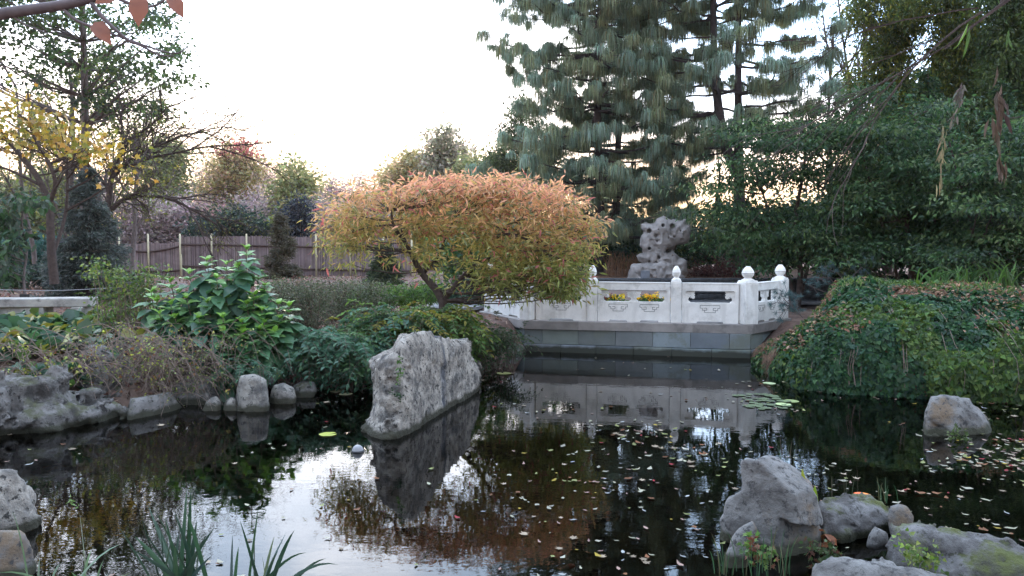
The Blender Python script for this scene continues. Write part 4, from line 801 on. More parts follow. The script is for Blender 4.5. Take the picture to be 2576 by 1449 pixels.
for i, (px, top, hw, Yd, pk, lab, kd) in enumerate(WOOD):
    rr = np.random.default_rng(900+i); tz = at(px, top, Yd)[2]; b = at(px, 650, Yd); s = hw*1.
    bl = [(px, top+hw*.5, hw*.55, hw*.5), (px-hw*.4, top+hw*1.1, hw*.6, hw*.6), (px+hw*.4, top+hw*1.1, hw*.6, hw*.6), (px, top+hw*1.9, hw*1.0, hw*.8)]
    yy = top+hw*2.6
    while yy < 640: bl.append((px, yy, hw*1.05, 45)); yy += 50
    bl = [(q[0]+rr.normal()*hw*.1, q[1]+rr.normal()*hw*.05, q[2], q[3]) for q in bl]; sparse = pk in 'mpr'
    C = blobs(rr, bl, Yd, 2.5, int(260*(hw/60)*max(1, (640-top)/170)**.7), .5)
    def cf(P, c, rq, tz=tz, x0=b[0], k=(i == 2)):
        if not k: return c
        m = (P[:, 2] > tz-1.3) & (P[:, 0] > x0-.7) & (rq.random(len(P)) < .7); c[m] = np.array([.38, .15, .14])*(1+rq.normal(size=(m.sum(), 1))*.2); return c
    tree('far_tree', lab, 'tree', (b[0], Yd, .65), [(b[0], Yd, .6), (b[0]+.2, Yd, 3), (b[0]-.1, Yd, tz*.6), (b[0]+.1, Yd, tz-.5)], .2, .04, C, 30 if sparse else 34, (.75, .75, .45), 'kite', .24 if sparse else .3, .10 if sparse else .17, PAL[pk], bark=BARKM if sparse else BARKG,
         nl=70, seed=40+i, droop=-.1, group='trees of the far woods', limb_r=.05, colf=cf, leaf=FARL)
# dark green shrubs just over the fence
def shrub(name, label, cat, bl, Y, dR, n, per, rad, tm, L, W, pal, seed=0, group=None, leaf=None, stems=24, bark=None, base=None, **kw):
    rr = np.random.default_rng(seed); C = blobs(rr, bl, Y, dR, n, kw.pop('shell', .5)); g = ground_h(C[:, 0], C[:, 1]); C[:, 2] = np.maximum(C[:, 2], g+.05)
    bx_, by_ = (C[:, 0].mean(), C[:, 1].mean()) if base is None else base; zb = gz(bx_, by_); t = thing(name, (bx_, by_, zb), label, cat, group)
    if stems:
        ls = []
        for c in C[rr.choice(len(C), min(stems, len(C)), False)]:
            s = np.array([bx_+(c[0]-bx_)*.55+rr.normal()*.08, by_+(c[1]-by_)*.55, 0]); s[2] = gz(s[0], s[1])-.03; m = (s+c)/2+[0, 0, .12*abs(c[2]-s[2])]; tt = np.linspace(0, 1, 6)[:, None]
            ls.append(((1-tt)**2*s+2*tt*(1-tt)*m+tt*tt*c, np.linspace(.012, .004, 6)*(Y/14)))
        v, f = tubes(ls, 4); mesh_obj('stems', v, f, bark or TWIG, t)
    v, f, c = cloud(rr, C, per, rad, tm, L, W, pal, **kw); mesh_obj('foliage', v, f, leaf or LEAF, t, c); return t
DG = [(.03, .05, .035), (.045, .07, .045), (.06, .085, .06), (.035, .05, .045)]
shrub('fence_shrub', 'dark green spreading shrub just above the middle of the fence', 'shrub', [(520, 575, 60, 35), (590, 560, 60, 40), (640, 575, 40, 30), (570, 620, 100, 40)], 40, 1.2, 160, 34, (.5, .5, .25), 'kite', .26, .13, DG, 71, group='shrubs behind the fence')
shrub('fence_shrub', 'blue-black upright evergreen behind the fence left of the orange tree', 'shrub', [(745, 545, 38, 40), (740, 600, 42, 60), (755, 520, 20, 25)], 40, 1., 120, 40, (.4, .4, .3), 'kite', .22, .1, [(.025, .03, .04), (.035, .042, .05)], 72, group='shrubs behind the fence')
shrub('fence_shrub', 'yellow-green shrub between the two dark ones behind the fence', 'shrub', [(690, 575, 30, 30), (695, 620, 40, 40)], 41, 1., 70, 30, (.5, .5, .3), 'kite', .24, .12, [(.16, .18, .05), (.11, .13, .05)], 73, group='shrubs behind the fence')
shrub('background_hedge', 'blue-green clipped hedge far back at the left edge', 'hedge', [(-40, 625, 60, 34), (40, 622, 60, 34), (110, 626, 50, 32), (60, 660, 120, 30)], 38, 1.2, 190, 40, (.5, .5, .3), 'kite', .2, .1, [(.05, .12, .10), (.06, .14, .12), (.035, .08, .06)], 74)
shrub('background_shrub', 'dark low shrub behind the bench left of the dark conifer', 'shrub', [(20, 690, 60, 30), (120, 690, 40, 26), (-60, 680, 60, 40)], 27, 1., 90, 34, (.35, .35, .2), 'kite', .2, .09, DG, 75)
# sapling left
C = blobs(R, [(20, 560, 45, 60), (60, 500, 45, 22), (10, 640, 30, 50), (110, 510, 30, 14, .6), (50, 610, 30, 40, .6), (20, 690, 25, 30, .7)], 17, .8, 70, .6)
tree('sapling', 'slender sapling with drooping dark green leaves behind the bench', 'tree', at(60, 745, 17), [at(62, 745, 17), at(60, 690, 17), at(68, 630, 17), at(55, 560, 17), at(60, 495, 17)], .03, .01, C, 9, (.2, .2, .12), 'lance', .2, .1, [(.03, .06, .03), (.05, .10, .04), (.07, .10, .07)], bark=BARKG, nl=30, seed=81, droop=-.8, limb_r=.012)
# --- big-leaved hydrangea: whorls of large leaves on stems
def whorl_shrub(name, label, heads, Y, L, pal, seed, base):
    rr = np.random.default_rng(seed); t = thing(name, (base[0], base[1], gz(*base)), label, 'shrub'); ls, parts = [], []
    Pl, Dl, Nl, Ll, Cl = [], [], [], [], []
    for (px, py, dy, s) in heads:
        h = at(px, py, Y+dy); g = np.array([base[0]+(h[0]-base[0])*.55+rr.normal()*.1, base[1]+dy*.6, 0]); g[2] = gz(g[0], g[1])-.02
        m = (g+h)/2+[(h[0]-base[0])*.12, 0, 0]; tt = np.linspace(0, 1, 8)[:, None]; P = (1-tt)**2*g+2*tt*(1-tt)*m+tt*tt*h; ls.append((P, np.linspace(.012, .006, 8)))
        ci = rr.integers(0, len(pal)); col0 = np.array(pal[ci])
        for k in range(int(20*s)+6):
            lvl = k//4; a = k*1.75+rr.normal()*.35; down = .055*lvl*(1.6); el = .75-.38*lvl+rr.normal()*.12; sz = L*(.45+.24*min(lvl, 3))*rr.uniform(.8, 1.15)*(.75+.3*s)
            Pl.append(h-[0, 0, down]+rr.normal(size=3)*.008); Dl.append([math.cos(a)*math.cos(el), math.sin(a)*math.cos(el)-.1, math.sin(el)]); Nl.append([-.5*math.cos(a), -.5*math.sin(a)-.15, 1]); Ll.append(sz)
            young = np.array([.24, .42, .06]); w = max(0, .7-.3*lvl)*(1 if py < 850 else .25); Cl.append((col0*(1-w)+young*w)*(1+rr.normal()*.14))
    v, f = tubes(ls, 5); mesh_obj('stems', v, f, TWIG, t, smooth=True)
    Ll = np.array(Ll); v, f, c = inst('oval', np.array(Pl), np.array(Dl), np.array(Nl), Ll, Ll*.62, np.clip(np.array(Cl), .004, .9)); mesh_obj('leaves', v, f, LEAFG, t, c, smooth=True); return t
rr = np.random.default_rng(5)
heads = [(620, 628, 0, .75), (520, 655, .1, .95), (570, 665, .2, .9), (600, 672, -.1, .9), (650, 690, .1, .8), (475, 690, .1, .8), (430, 710, .1, .85), (545, 700, -.2, 1), (600, 715, .2, 1), (500, 720, .2, 1), (665, 720, .1, .8), (640, 740, -.2, .9),
         (395, 760, 0, .8), (430, 765, -.3, .9), (470, 750, -.2, 1), (520, 760, -.3, 1), (570, 755, -.2, 1), (620, 765, -.3, 1), (660, 780, -.3, .9), (700, 765, 0, .9), (728, 770, 0, .95), (440, 800, -.4, .8), (500, 800, -.5, 1), (560, 800, -.5, 1), (610, 810, -.5, 1), (665, 812, -.4, .9), (705, 800, -.2, .8),
         (560, 835, -.6, 1), (610, 838, -.6, 1.05), (655, 830, -.5, 1), (690, 835, -.4, .9), (590, 865, -.7, 1), (635, 868, -.7, 1), (575, 890, -.75, .8), (620, 890, -.75, .9), (400, 790, -.3, .7), (380, 735, .1, .7), (450, 735, .3, .9), (540, 735, .4, .9), (590, 780, .3, .9)]
heads += [(rr.uniform(430, 690), rr.uniform(740, 850), rr.uniform(.0, .5), .9) for _ in range(14)]
hb = at(560, 880, 12.2)
whorl_shrub('hydrangea_shrub', 'large bush with broad bright green leaves in whorls on the left bank', heads, 12.0, .29, [(.06, .14, .075), (.07, .16, .08), (.08, .17, .07), (.055, .13, .085)], 91, (hb[0], 12.2))
# --- bergenia bed of glossy rounded leaves
BG = []
r3 = np.random.default_rng(14)
gi = 0
for px, py, w in [(-40, 800, 1), (30, 815, 1), (100, 815, 1), (170, 815, 1), (230, 835, .8), (0, 850, 1), (70, 860, 1), (140, 860, 1), (210, 870, .9), (30, 905, 1), (110, 905, 1), (-40, 880, 1), (260, 800, .7), (180, 905, .6)]:
    zc = .78; c = onz(px, py, zc); n = int(95*w); P = np.stack([c[0]+r3.normal(size=n)*.33, c[1]+r3.normal(size=n)*.42, np.zeros(n)], -1); P[:, 2] = ground_h(P[:, 0], P[:, 1])+r3.uniform(.05, .3, n)
    a = r3.uniform(0, 6.28, n); D = np.stack([np.cos(a), np.sin(a)-.3, r3.uniform(-.1, .9, n)], -1); L_ = r3.uniform(.16, .28, n)
    v, f, cc = inst('oval', P, D, rdir(r3, n, 1.2), L_, L_*.85, pick(r3, [(.04, .09, .04), (.06, .12, .05), (.09, .15, .04), (.20, .18, .04), (.045, .09, .06), (.07, .12, .08)], n))
    BG.append((v, f, cc))
v, f, cc = merge(BG); tag(mesh_obj('ground_cover', v, f, LEAFG, None, cc, smooth=True), 'bed of glossy rounded green leaves in front of the bench', 'ground cover', kind='stuff')
# --- leafy twiggy shrub left of the hydrangea
YG = [(.11, .16, .04), (.16, .2, .05), (.07, .12, .035), (.06, .09, .04)]
shrub('twiggy_shrub', 'loose twiggy shrub with small yellow-green leaves right of the bench end', 'shrub', [(245, 680, 30, 35), (300, 690, 50, 40), (350, 700, 60, 35), (290, 740, 60, 45), (330, 780, 60, 40), (260, 790, 40, 35), (370, 740, 40, 40), (400, 690, 40, 25, .5)], 13.2, .6, 200, 9, (.16, .16, .1), 'lance', .075, .04, YG, 92, stems=90, shell=.7)
# bramble tangle: arching bare stems and pale small leaves
def bramble(label, px0, px1, y0, y1, Y, n, seed, pal, nleaf=3, hmax=.5):
    rr = np.random.default_rng(seed); c = at((px0+px1)/2, (y0+y1)/2, Y); zb = gz(c[0], c[1]); t = thing('bramble_thicket', (c[0], c[1], zb), label, 'thicket', 'bramble thickets on the left bank'); ls, lp = [], []
    for i in range(n):
        p = at(rr.uniform(px0, px1), rr.uniform(y0, y1), Y+rr.uniform(-.5, .6)); p[2] = max(p[2], gz(p[0], p[1])-.03); a = rr.uniform(0, 6.28); L_ = rr.uniform(.3, 1.1); d = np.array([math.cos(a), math.sin(a)*.5-.15, 0]); h = rr.uniform(.1, hmax)*L_
        tt = np.linspace(0, 1, 9)[:, None]; P = p+d*L_*tt+np.array([0, 0, 1])*(4*h*tt*(1-tt)-rr.uniform(.0, .35)*tt**2*L_)+rr.normal(size=(9, 3))*.012; ls.append((P, np.linspace(.006, .0025, 9)*rr.uniform(.7, 1.4)))
        if rr.random() < .6: k = rr.integers(2, 8, nleaf); lp.append(P[k])
    v, f = tubes(ls, 3); mesh_obj('stems', v, f, TWIG, t); lp = np.vstack(lp)
    v, f, c = cloud(rr, lp, 2, (.05, .05, .04), 'ivy', .045, .035, pal); mesh_obj('leaves', v, f, LEAF, t, c)
bramble('tangle of bare arching stems with small pale yellow-green leaves over the left rocks', 190, 480, 860, 1000, 10.9, 260, 93, [(.25, .27, .07), (.16, .2, .06), (.3, .3, .08), (.2, .1, .05)])
bramble('tangle of brown stems with pale leaves under the big-leaved shrub', 380, 600, 870, 990, 11.2, 190, 94, [(.22, .25, .09), (.15, .19, .07), (.12, .15, .06)])
bramble('sparse bare stems arching over the glossy rounded leaves at the far left', -60, 250, 880, 970, 10.2, 60, 95, [(.28, .28, .07), (.2, .22, .06)], 2)
# --- small grey-green cotoneaster-like shrubs
CT = [(.07, .085, .05), (.10, .11, .07), (.13, .14, .09), (.08, .07, .05), (.06, .08, .04)]
shrub('fine_leaved_shrub', 'low grey-green shrub with tiny leaves right of the big-leaved bush', 'shrub', [(720, 760, 60, 50), (780, 740, 60, 38), (760, 800, 70, 40), (700, 715, 40, 12)], 14.2, 1., 330, 30, (.16, .2, .09), 'kite', .042, .026, CT, 101, stems=60, group='low fine-leaved shrubs')
shrub('fine_leaved_shrub', 'low grey-green shrub with tiny leaves in front of the fence centre', 'shrub', [(850, 730, 70, 26), (930, 725, 60, 18), (850, 770, 80, 30), (930, 760, 60, 28)], 16.5, 1.4, 330, 30, (.2, .25, .09), 'kite', .045, .028, CT, 102, stems=60, group='low fine-leaved shrubs')
shrub('ground_shrub', 'bright green low planting under the left side of the orange tree', 'shrub', [(960, 745, 60, 22), (1030, 745, 60, 26), (900, 750, 40, 20), (1080, 735, 40, 26)], 17.5, 1.4, 230, 22, (.2, .25, .1), 'lance', .1, .035, [(.07, .13, .03), (.10, .17, .04), (.05, .09, .03)], 103, stems=20)
shrub('ground_shrub', 'dark glossy low planting beside the grey path left of the balustrade', 'shrub', [(1150, 742, 30, 16), (1190, 738, 30, 18), (1120, 740, 30, 18), (1205, 720, 30, 20)], 20., 1., 160, 20, (.2, .25, .1), 'lance', .13, .04, [(.03, .06, .035), (.045, .075, .05)], 104, stems=12)
# --- fern-leaved shrubs: compound fronds
def frond_shrub(label, bl, Y, dR, n, seed, pal, L=.46, nlf=7, Lf=.11, Wf=.046, out=(0, -1, 0), group='fern-leaved shrubs on the bank'):
    rr = np.random.default_rng(seed); C = blobs(rr, bl, Y, dR, n, .45); g = ground_h(C[:, 0], C[:, 1]); C[:, 2] = np.maximum(C[:, 2], np.maximum(g, 0)+.06); bx_, by_ = C[:, 0].mean(), C[:, 1].mean()+.2
    t = thing('fern_leaved_shrub', (bx_, by_, gz(bx_, by_)), label, 'shrub', group); A = rr.uniform(0, 6.28, n); Dr = nrm(np.stack([np.cos(A), np.sin(A)*.6-.55, rr.uniform(-.1, .6, n)], -1)); k = 6
    tt = np.linspace(0, 1, k); Ln = L*rr.uniform(.6, 1.2, n); Rc = C[:, None]+Dr[:, None]*(tt[None, :, None]*Ln[:, None, None]); Rc[..., 2] -= (tt[None]**2)*Ln[:, None]*.55
    ls = [(Rc[i], np.linspace(.004, .0015, k)) for i in range(n)]
    for i in range(0, n, 5):
        s = np.array([bx_+(C[i, 0]-bx_)*.6, by_+(C[i, 1]-by_)*.6, 0]); s[2] = gz(s[0], s[1])-.02; ls.append((np.linspace(s, C[i], k)+rr.normal(size=(k, 3))*.01, np.linspace(.01, .004, k)))
    v, f = tubes(ls, 3); mesh_obj('stems', v, f, TWIG, t)
    T_ = np.linspace(.2, 1, nlf); P, D, c = [], [], []; ci = rr.integers(0, len(pal), n)
    S = nrm(np.cross(Dr, [0, 0, 1.])); 
    for j, u in enumerate(T_):
        q = C+Dr*(u*Ln)[:, None]; q[:, 2] -= u*u*Ln*.55; tang = nrm(Dr-np.array([0, 0, 1.])*(1.1*u))
        for g_ in ((-1, 1) if j < nlf-1 else (0,)): P.append(q); D.append(nrm(tang*.6+S*g_+rr.normal(size=(n, 3))*.15)); c.append(pick(rr, pal, n, .13, ci))
    P = np.vstack(P); D = np.vstack(D); c = np.vstack(c); m = len(P); s = rr.uniform(.7, 1.15, m)
    v, f, c = inst('lance', P, D, rdir(rr, m, 1.3, .5), Lf*s, Wf*s, c); mesh_obj('foliage', v, f, LEAF, t, c); return t
BGN = [(.07, .15, .095), (.095, .18, .12), (.055, .12, .07), (.085, .16, .07)]; GN = [(.08, .15, .045), (.12, .2, .05), (.07, .13, .04), (.2, .19, .04), (.065, .12, .05)]
frond_shrub('blue-green fern-leaved shrub hanging over the water left of the standing rock', [(740, 880, 60, 40), (800, 870, 80, 50), (880, 880, 70, 55), (900, 930, 60, 35), (830, 930, 70, 30)], 12.2, .6, 560, 111, BGN)
frond_shrub('green and yellow fern-leaved shrub right behind the standing rock', [(960, 840, 80, 45), (1040, 830, 80, 45), (960, 800, 60, 30), (900, 830, 60, 30), (940, 880, 50, 50)], 13.0, .7, 560, 112, GN+BGN[:2])
frond_shrub('bright yellow-green fern-leaved shrub at the foot of the orange tree', [(1090, 800, 60, 30), (1150, 800, 50, 30), (1110, 850, 80, 40), (1170, 840, 50, 30), (1060, 790, 40, 30)], 13.4, .6, 420, 113, GN+[(.13, .18, .04)])
frond_shrub('dark green fern-leaved shrub beside the left corner of the terrace wall', [(1200, 870, 60, 30), (1250, 845, 50, 22), (1290, 850, 28, 22), (1225, 822, 30, 14, .7), (1180, 900, 50, 26), (1280, 870, 25, 16, .6)], 14.2, .5, 300, 114, [(.04, .08, .035), (.06, .10, .04), (.05, .09, .05)], Lf=.07, Wf=.028)
frond_shrub('small sprigs of fern-like leaves above the upright blocky boulder', [(640, 930, 40, 18), (610, 920, 30, 14), (560, 950, 20, 16, .5)], 11.2, .3, 46, 115, BGN, L=.3, Lf=.07, Wf=.028)
# --- orange tree
bl = [(870, 600, 70, 50), (900, 530, 80, 55), (960, 500, 90, 45), (1050, 490, 100, 45), (1150, 480, 100, 35), (1250, 475, 100, 32), (1350, 485, 80, 38), (1420, 540, 80, 60), (1480, 570, 50, 26), (1515, 560, 34, 14, .9), (1430, 620, 70, 50), (1400, 680, 80, 45), (1310, 690, 70, 45), (1290, 620, 90, 50), (1180, 580, 90, 60), (1080, 570, 90, 55), (980, 580, 90, 50), (1250, 540, 90, 50), (1340, 570, 90, 60),
      (830, 560, 35, 28, .7), (1060, 640, 60, 30, .6), (940, 650, 60, 28, .6), (1240, 700, 50, 40, .7), (1380, 720, 60, 25, .7), (1425, 705, 40, 30, .8), (1120, 462, 90, 22, .8), (1260, 456, 80, 20, .8), (1190, 660, 50, 30, .5), (1445, 640, 45, 45), (1350, 650, 90, 70), (1415, 700, 45, 40), (1262, 738, 32, 18), (1310, 745, 26, 14, .8), (1395, 735, 45, 18), (1450, 738, 26, 18, .8), (1228, 715, 20, 26), (1250, 690, 60, 40), (860, 660, 30, 14, .4), (1280, 735, 25, 16, .5), (1100, 680, 60, 30, .4), (1150, 720, 40, 20, .35)]
R = np.random.default_rng(12); C = blobs(R, bl, 14, 1.0, 2100, .5); C = C[vnoise(C, 1.9, 17)+.7*vnoise(C, 4.4, 18) > -.22]
zt0, zt1 = at(0, 700, 14)[2], at(0, 450, 14)[2]
def orange(P, c, rr):
    h = np.clip((P[:, 2]-zt0)/(zt1-zt0), 0, 1); k = h+rr.normal(size=len(P))*.18+.12*vnoise(P, 1.2, 3); A = np.array([.23, .26, .08]); B = np.array([.40, .30, .12]); Cc = np.array([.66, .36, .24])
    w1 = np.clip(k/.5, 0, 1)[:, None]; w2 = np.clip((k-.5)/.5, 0, 1)[:, None]; base = A*(1-w1)+B*w1; base = base*(1-w2)+Cc*w2
    pk = rr.random(len(P)) < .07; base[pk] = [.42, .15, .14]; gr = rr.random(len(P)) < .14; base[gr] = [.16, .18, .08]; return base*(1+rr.normal(size=(len(P), 1))*.2)
tp = lambda L_: [at(x, y, d) for x, y, d in L_]
tree('orange_tree', 'spreading small tree with narrow orange and gold autumn leaves by the terrace', 'tree', at(1115, 838, 14), tp([(1120, 850, 14), (1116, 800, 14), (1112, 752, 14), (1085, 715, 14), (1064, 692, 14), (1045, 660, 13.9), (1020, 610, 13.8), (990, 570, 13.7), (985, 530, 13.7)]), .095, .018, C, 14, (.25, .24, .10), 'lance', .145, .031,
     [(.4, .25, .08)], leaf=leafmat('autumn_leaf', .5, .45), nl=170, seed=3, cjit=.32, droop=-.35, colf=orange, limb_r=.016, rise=.1,
     trunks=[(tp([(1112, 755, 14), (1140, 725, 14.1), (1160, 700, 14.2), (1200, 665, 14.2), (1222, 620, 14.2), (1260, 590, 14.2), (1290, 560, 14)]), .065, .015), (tp([(1064, 692, 14), (1080, 670, 14.2), (1100, 650, 14.2), (1120, 600, 14.3), (1150, 540, 14.3)]), .035, .012),
             (tp([(1255, 592, 14.1), (1290, 590, 13.8), (1330, 606, 13.6), (1380, 640, 13.5)]), .03, .012), (tp([(1020, 610, 13.8), (1000, 570, 13.6), (940, 570, 13.6), (880, 585, 13.6)]), .025, .01)])
# --- Himalayan pines with hanging needle tassels
def pine(label, trunks, Y, levels, seed, side=None, taper=.2, tass=.31, r0=.22):
    rr = np.random.default_rng(seed); t = thing('weeping_pine', (trunks[0][0][0], Y, .65), label, 'pine tree', 'weeping pines behind the terrace'); tr = [(spline(q, 14), np.linspace(r0*(.85 if i else 1), .06, 14)) for i, q in enumerate(trunks)]
    v, f = tubes(tr, 9); mesh_obj('trunk', v, f, BARKP, t, smooth=True); ls, tips = [], []; tp_ = tr[0][0]
    for (pz, Lm, nb) in levels:
        for b_ in range(nb):
            tk = tr[rr.integers(0, len(tr))][0]; i = int(np.argmin(np.abs(tk[:, 2]-pz))); s = tk[i].copy(); s[2] = pz+rr.normal()*.2; a = (b_+rr.random()*.7)*6.283/nb; L_ = Lm*rr.uniform(.7, 1.1)
            if side: L_ *= side(a)
            d = np.array([math.cos(a), math.sin(a), 0]); k = 8; tt = np.linspace(0, 1, k); P = s+d*(tt*L_)[:, None]; P[:, 2] += L_*(-.12*tt+.22*tt**2.5)+rr.normal(size=k)*.03; P[:, :2] += rr.normal(size=(k, 2))*.04*L_*tt[:, None]
            ls.append((P, np.linspace(.02+.012*L_, .008, k))); tips.append(P[-1]); sd = np.array([-d[1], d[0], 0])
            for j in range(int(3+L_*2.8)):
                u = rr.uniform(.3, 1.); q = s+d*u*L_; q[2] = np.interp(u, tt, P[:, 2]); l2 = rr.uniform(.3, .8)*(1.25-u*.5)*min(1, L_/2); g = 1 if rr.random() < .5 else -1
                e = q+d*l2*.6+sd*g*l2*.8+[0, 0, rr.uniform(-.05, .22)]; m = (q+e)/2-[0, 0, .04]; w = np.linspace(0, 1, 5)[:, None]; ls.append(((1-w)**2*q+2*w*(1-w)*m+w*w*e, np.linspace(.012, .005, 5))); tips.append(e)
                if rr.random() < .5: tips.append(m+[0, 0, .02])
    v, f = tubes(ls, 4); mesh_obj('branches', v, f, BARKP, t); Tp = np.array(tips); n = len(Tp); k = 70; s = np.repeat(rr.uniform(.55, 1.35, n), k)
    P = np.repeat(Tp, k, 0)+rr.normal(size=(n*k, 3))*np.array([.05, .05, .03]); A = rr.uniform(0, 6.283, n*k); el = rr.uniform(-.15, 1.1, n*k); D = np.stack([np.cos(A)*np.cos(el), np.sin(A)*np.cos(el), np.sin(el)], -1)
    # strips that leave the twig outward and then hang down
    L_ = tass*s*rr.uniform(.8, 1.15, n*k); W_ = .013; out1 = P+D*(L_*.33)[:, None]; m2 = out1+(D*[.55, .55, 0])*(L_*.3)[:, None]-[0, 0, 1]*(L_*.28)[:, None]; en = m2+(D*[.18, .18, 0])*(L_*.3)[:, None]-np.array([0, 0, 1.])*(L_*.62)[:, None]
    S = nrm(np.stack([-D[:, 1], D[:, 0], D[:, 2]*0], -1))*W_/2; V = np.stack([P-S, P+S, out1-S, out1+S, m2-S, m2+S, en-S*.4, en+S*.4], 1).reshape(-1, 3); b_ = np.arange(n*k)[:, None]*8
    Fc = np.vstack([b_+[0, 1, 3, 2], b_+[2, 3, 5, 4], b_+[4, 5, 7, 6]]); ci = np.repeat(rr.integers(0, 4, n), k)
    c = pick(rr, [(.19, .26, .20), (.25, .34, .27), (.18, .23, .16), (.28, .32, .20)], n*k, .2, ci); dead = rr.random(n*k) < .06; c[dead] = [.22, .17, .08]
    mesh_obj('needles', V, Fc, NEED, t, np.repeat(c, 8, 0)); return t
def lev(z0, z1, dz, L0, L1, nb): zs = np.arange(z0, z1, dz); return [(z, np.interp(z, [z0, z1], [L0, L1]), nb) for z in zs]
t1 = at(1505, 604, 24); pine('weeping pine with drooping blue-green needle tassels left of the twin trunks', [[(t1[0], 24, .6), (t1[0]+.05, 24, 3), (t1[0]-.05, 24, 6), (t1[0], 24, 9), (t1[0]+.1, 24, 14)]], 24, lev(2.5, 14, .5, 3.6, 2.7, 6), 121, side=lambda a: .75 if math.sin(a) < -.3 else 1.0, r0=.17)
t2 = at(1858, 604, 23.5); t3 = at(1800, 200, 23.5)
pine('weeping pine with twin dark trunks and hanging blue-green tassels at centre right', [[(t2[0], 23.5, .6), (t2[0]+.02, 23.5, 3), (t2[0]-.05, 23.5, 5), (t2[0]-.1, 23.5, 7.4), (t2[0]-.15, 23.5, 13)], [(t2[0]-.05, 23.5, 4.2), (t2[0]-.5, 23.5, 5.3), (t3[0], 23.5, 7), (t3[0]-.1, 23.5, 9), (t3[0]-.2, 23.5, 12.5)]], 23.5, lev(5.2, 13.5, .55, 3.1, 2.3, 6), 122, r0=.21)
bl_ = at(1560, 604, 26)
pine('weeping pine half hidden behind the other two', [[(bl_[0], 27, .6), (bl_[0], 27, 4), (bl_[0]+.1, 27, 8), (bl_[0], 27, 11)]], 27, lev(3.2, 10.5, .7, 3.2, 1.6, 5), 123, r0=.15)
# olive cypress-like tree left below the pine
C = blobs(np.random.default_rng(7), [(1310, 280, 30, 60), (1290, 340, 40, 50), (1260, 400, 60, 40), (1340, 350, 60, 60), (1220, 430, 40, 20, .5), (1380, 400, 60, 60), (1300, 420, 80, 40)], 29, 1.2, 240, .5)
tree('olive_evergreen', 'olive-green evergreen under the left edge of the tall pine', 'tree', at(1320, 640, 29), [at(1320, 655, 29), at(1318, 500, 29), at(1312, 380, 29), at(1308, 260, 29)], .12, .03, C, 40, (.3, .3, .22), 'kite', .16, .05, [(.08, .10, .045), (.11, .13, .06), (.06, .08, .05)], seed=9, droop=-.7, nl=50)
# --- dark layered broadleaf trees at the right
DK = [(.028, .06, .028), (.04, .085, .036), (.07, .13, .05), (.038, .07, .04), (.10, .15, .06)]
def layered(label, base, Y, bl, n, seed, pal=DK, L=.125, dR=1.8, per=60, trunks=None, cat='tree', group='dark broadleaf trees at the right', nl=90, rad=(.62, .55, .09)):
    rr = np.random.default_rng(seed); C = blobs(rr, bl, Y, dR, n, .45); C = C[vnoise(C*[1, 1, 2.4], .9, seed) > -.18]; g = ground_h(C[:, 0], C[:, 1]); C[:, 2] = np.maximum(C[:, 2], g+.15); b = at(base, 604, Y); x = b[0]
    return tree('layered_tree', label, cat, (x, Y, .65), [(x, Y, .55), (x+.05, Y, 1.6), (x-.1, Y, 2.8), (x+.1, Y, 4.2), (x, Y, 5.2)], .08, .02, C, per, rad, 'lance', L, L*.42, pal, nl=nl, seed=seed, droop=-.55, group=group, limb_r=.035, colf=None,
                trunks=[([(x, Y, .6), (x-.3, Y+.2, 1.8), (x-.8, Y+.1, 3.2), (x-1.2, Y, 4.4)], .05, .015), ([(x, Y, .6), (x+.35, Y+.1, 1.9), (x+.8, Y, 3.2), (x+1.4, Y, 4.3)], .05, .015)], rise=.3)
layered('dark layered tree with several thin stems behind the right end of the balustrade', 2010, 19.5, [(1800, 470, 60, 24, .8), (1850, 540, 110, 50), (1980, 480, 120, 60), (2080, 420, 110, 60), (1900, 420, 100, 40), (1980, 350, 110, 50), (2120, 340, 90, 60), (1900, 330, 80, 30, .8), (1880, 610, 90, 40), (2020, 600, 110, 60), (2120, 560, 100, 70), (2080, 290, 60, 30, .7), (1720, 420, 50, 16, .5), (1960, 660, 80, 40, .8)], 520, 131)
layered('dark layered tree right of the first, filling the space above the ivy mound', 2290, 18.5, [(2230, 400, 100, 60), (2330, 420, 100, 60), (2200, 500, 100, 60), (2320, 520, 110, 60), (2350, 290, 60, 50, .8), (2200, 255, 50, 45, .7), (2270, 330, 60, 30, .6), (2250, 600, 110, 60), (2380, 610, 90, 50), (2180, 320, 60, 50, .6), (2160, 640, 70, 50), (2300, 350, 80, 40, .7)], 520, 132)
layered('dark layered tree at the right edge above the ivy mound', 2520, 17.0, [(2500, 400, 80, 50, .8), (2600, 330, 70, 80, .8), (2460, 420, 80, 60), (2560, 420, 90, 80), (2440, 500, 90, 60), (2540, 540, 100, 70), (2480, 620, 110, 60), (2640, 560, 90, 110), (2640, 400, 90, 110), (2420, 650, 70, 40)], 520, 133)
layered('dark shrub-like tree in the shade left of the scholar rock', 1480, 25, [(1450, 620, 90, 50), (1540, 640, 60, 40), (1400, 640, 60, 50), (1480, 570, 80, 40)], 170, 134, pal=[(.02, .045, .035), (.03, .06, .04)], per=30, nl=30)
layered('dark shrub-like tree in the shade right of the scholar rock', 1800, 25.5, [(1780, 600, 90, 50), (1850, 640, 70, 50), (1740, 560, 80, 40), (1700, 640, 80, 40)], 170, 135, pal=[(.025, .05, .03), (.04, .07, .035), (.09, .11, .03)], per=30, nl=30)
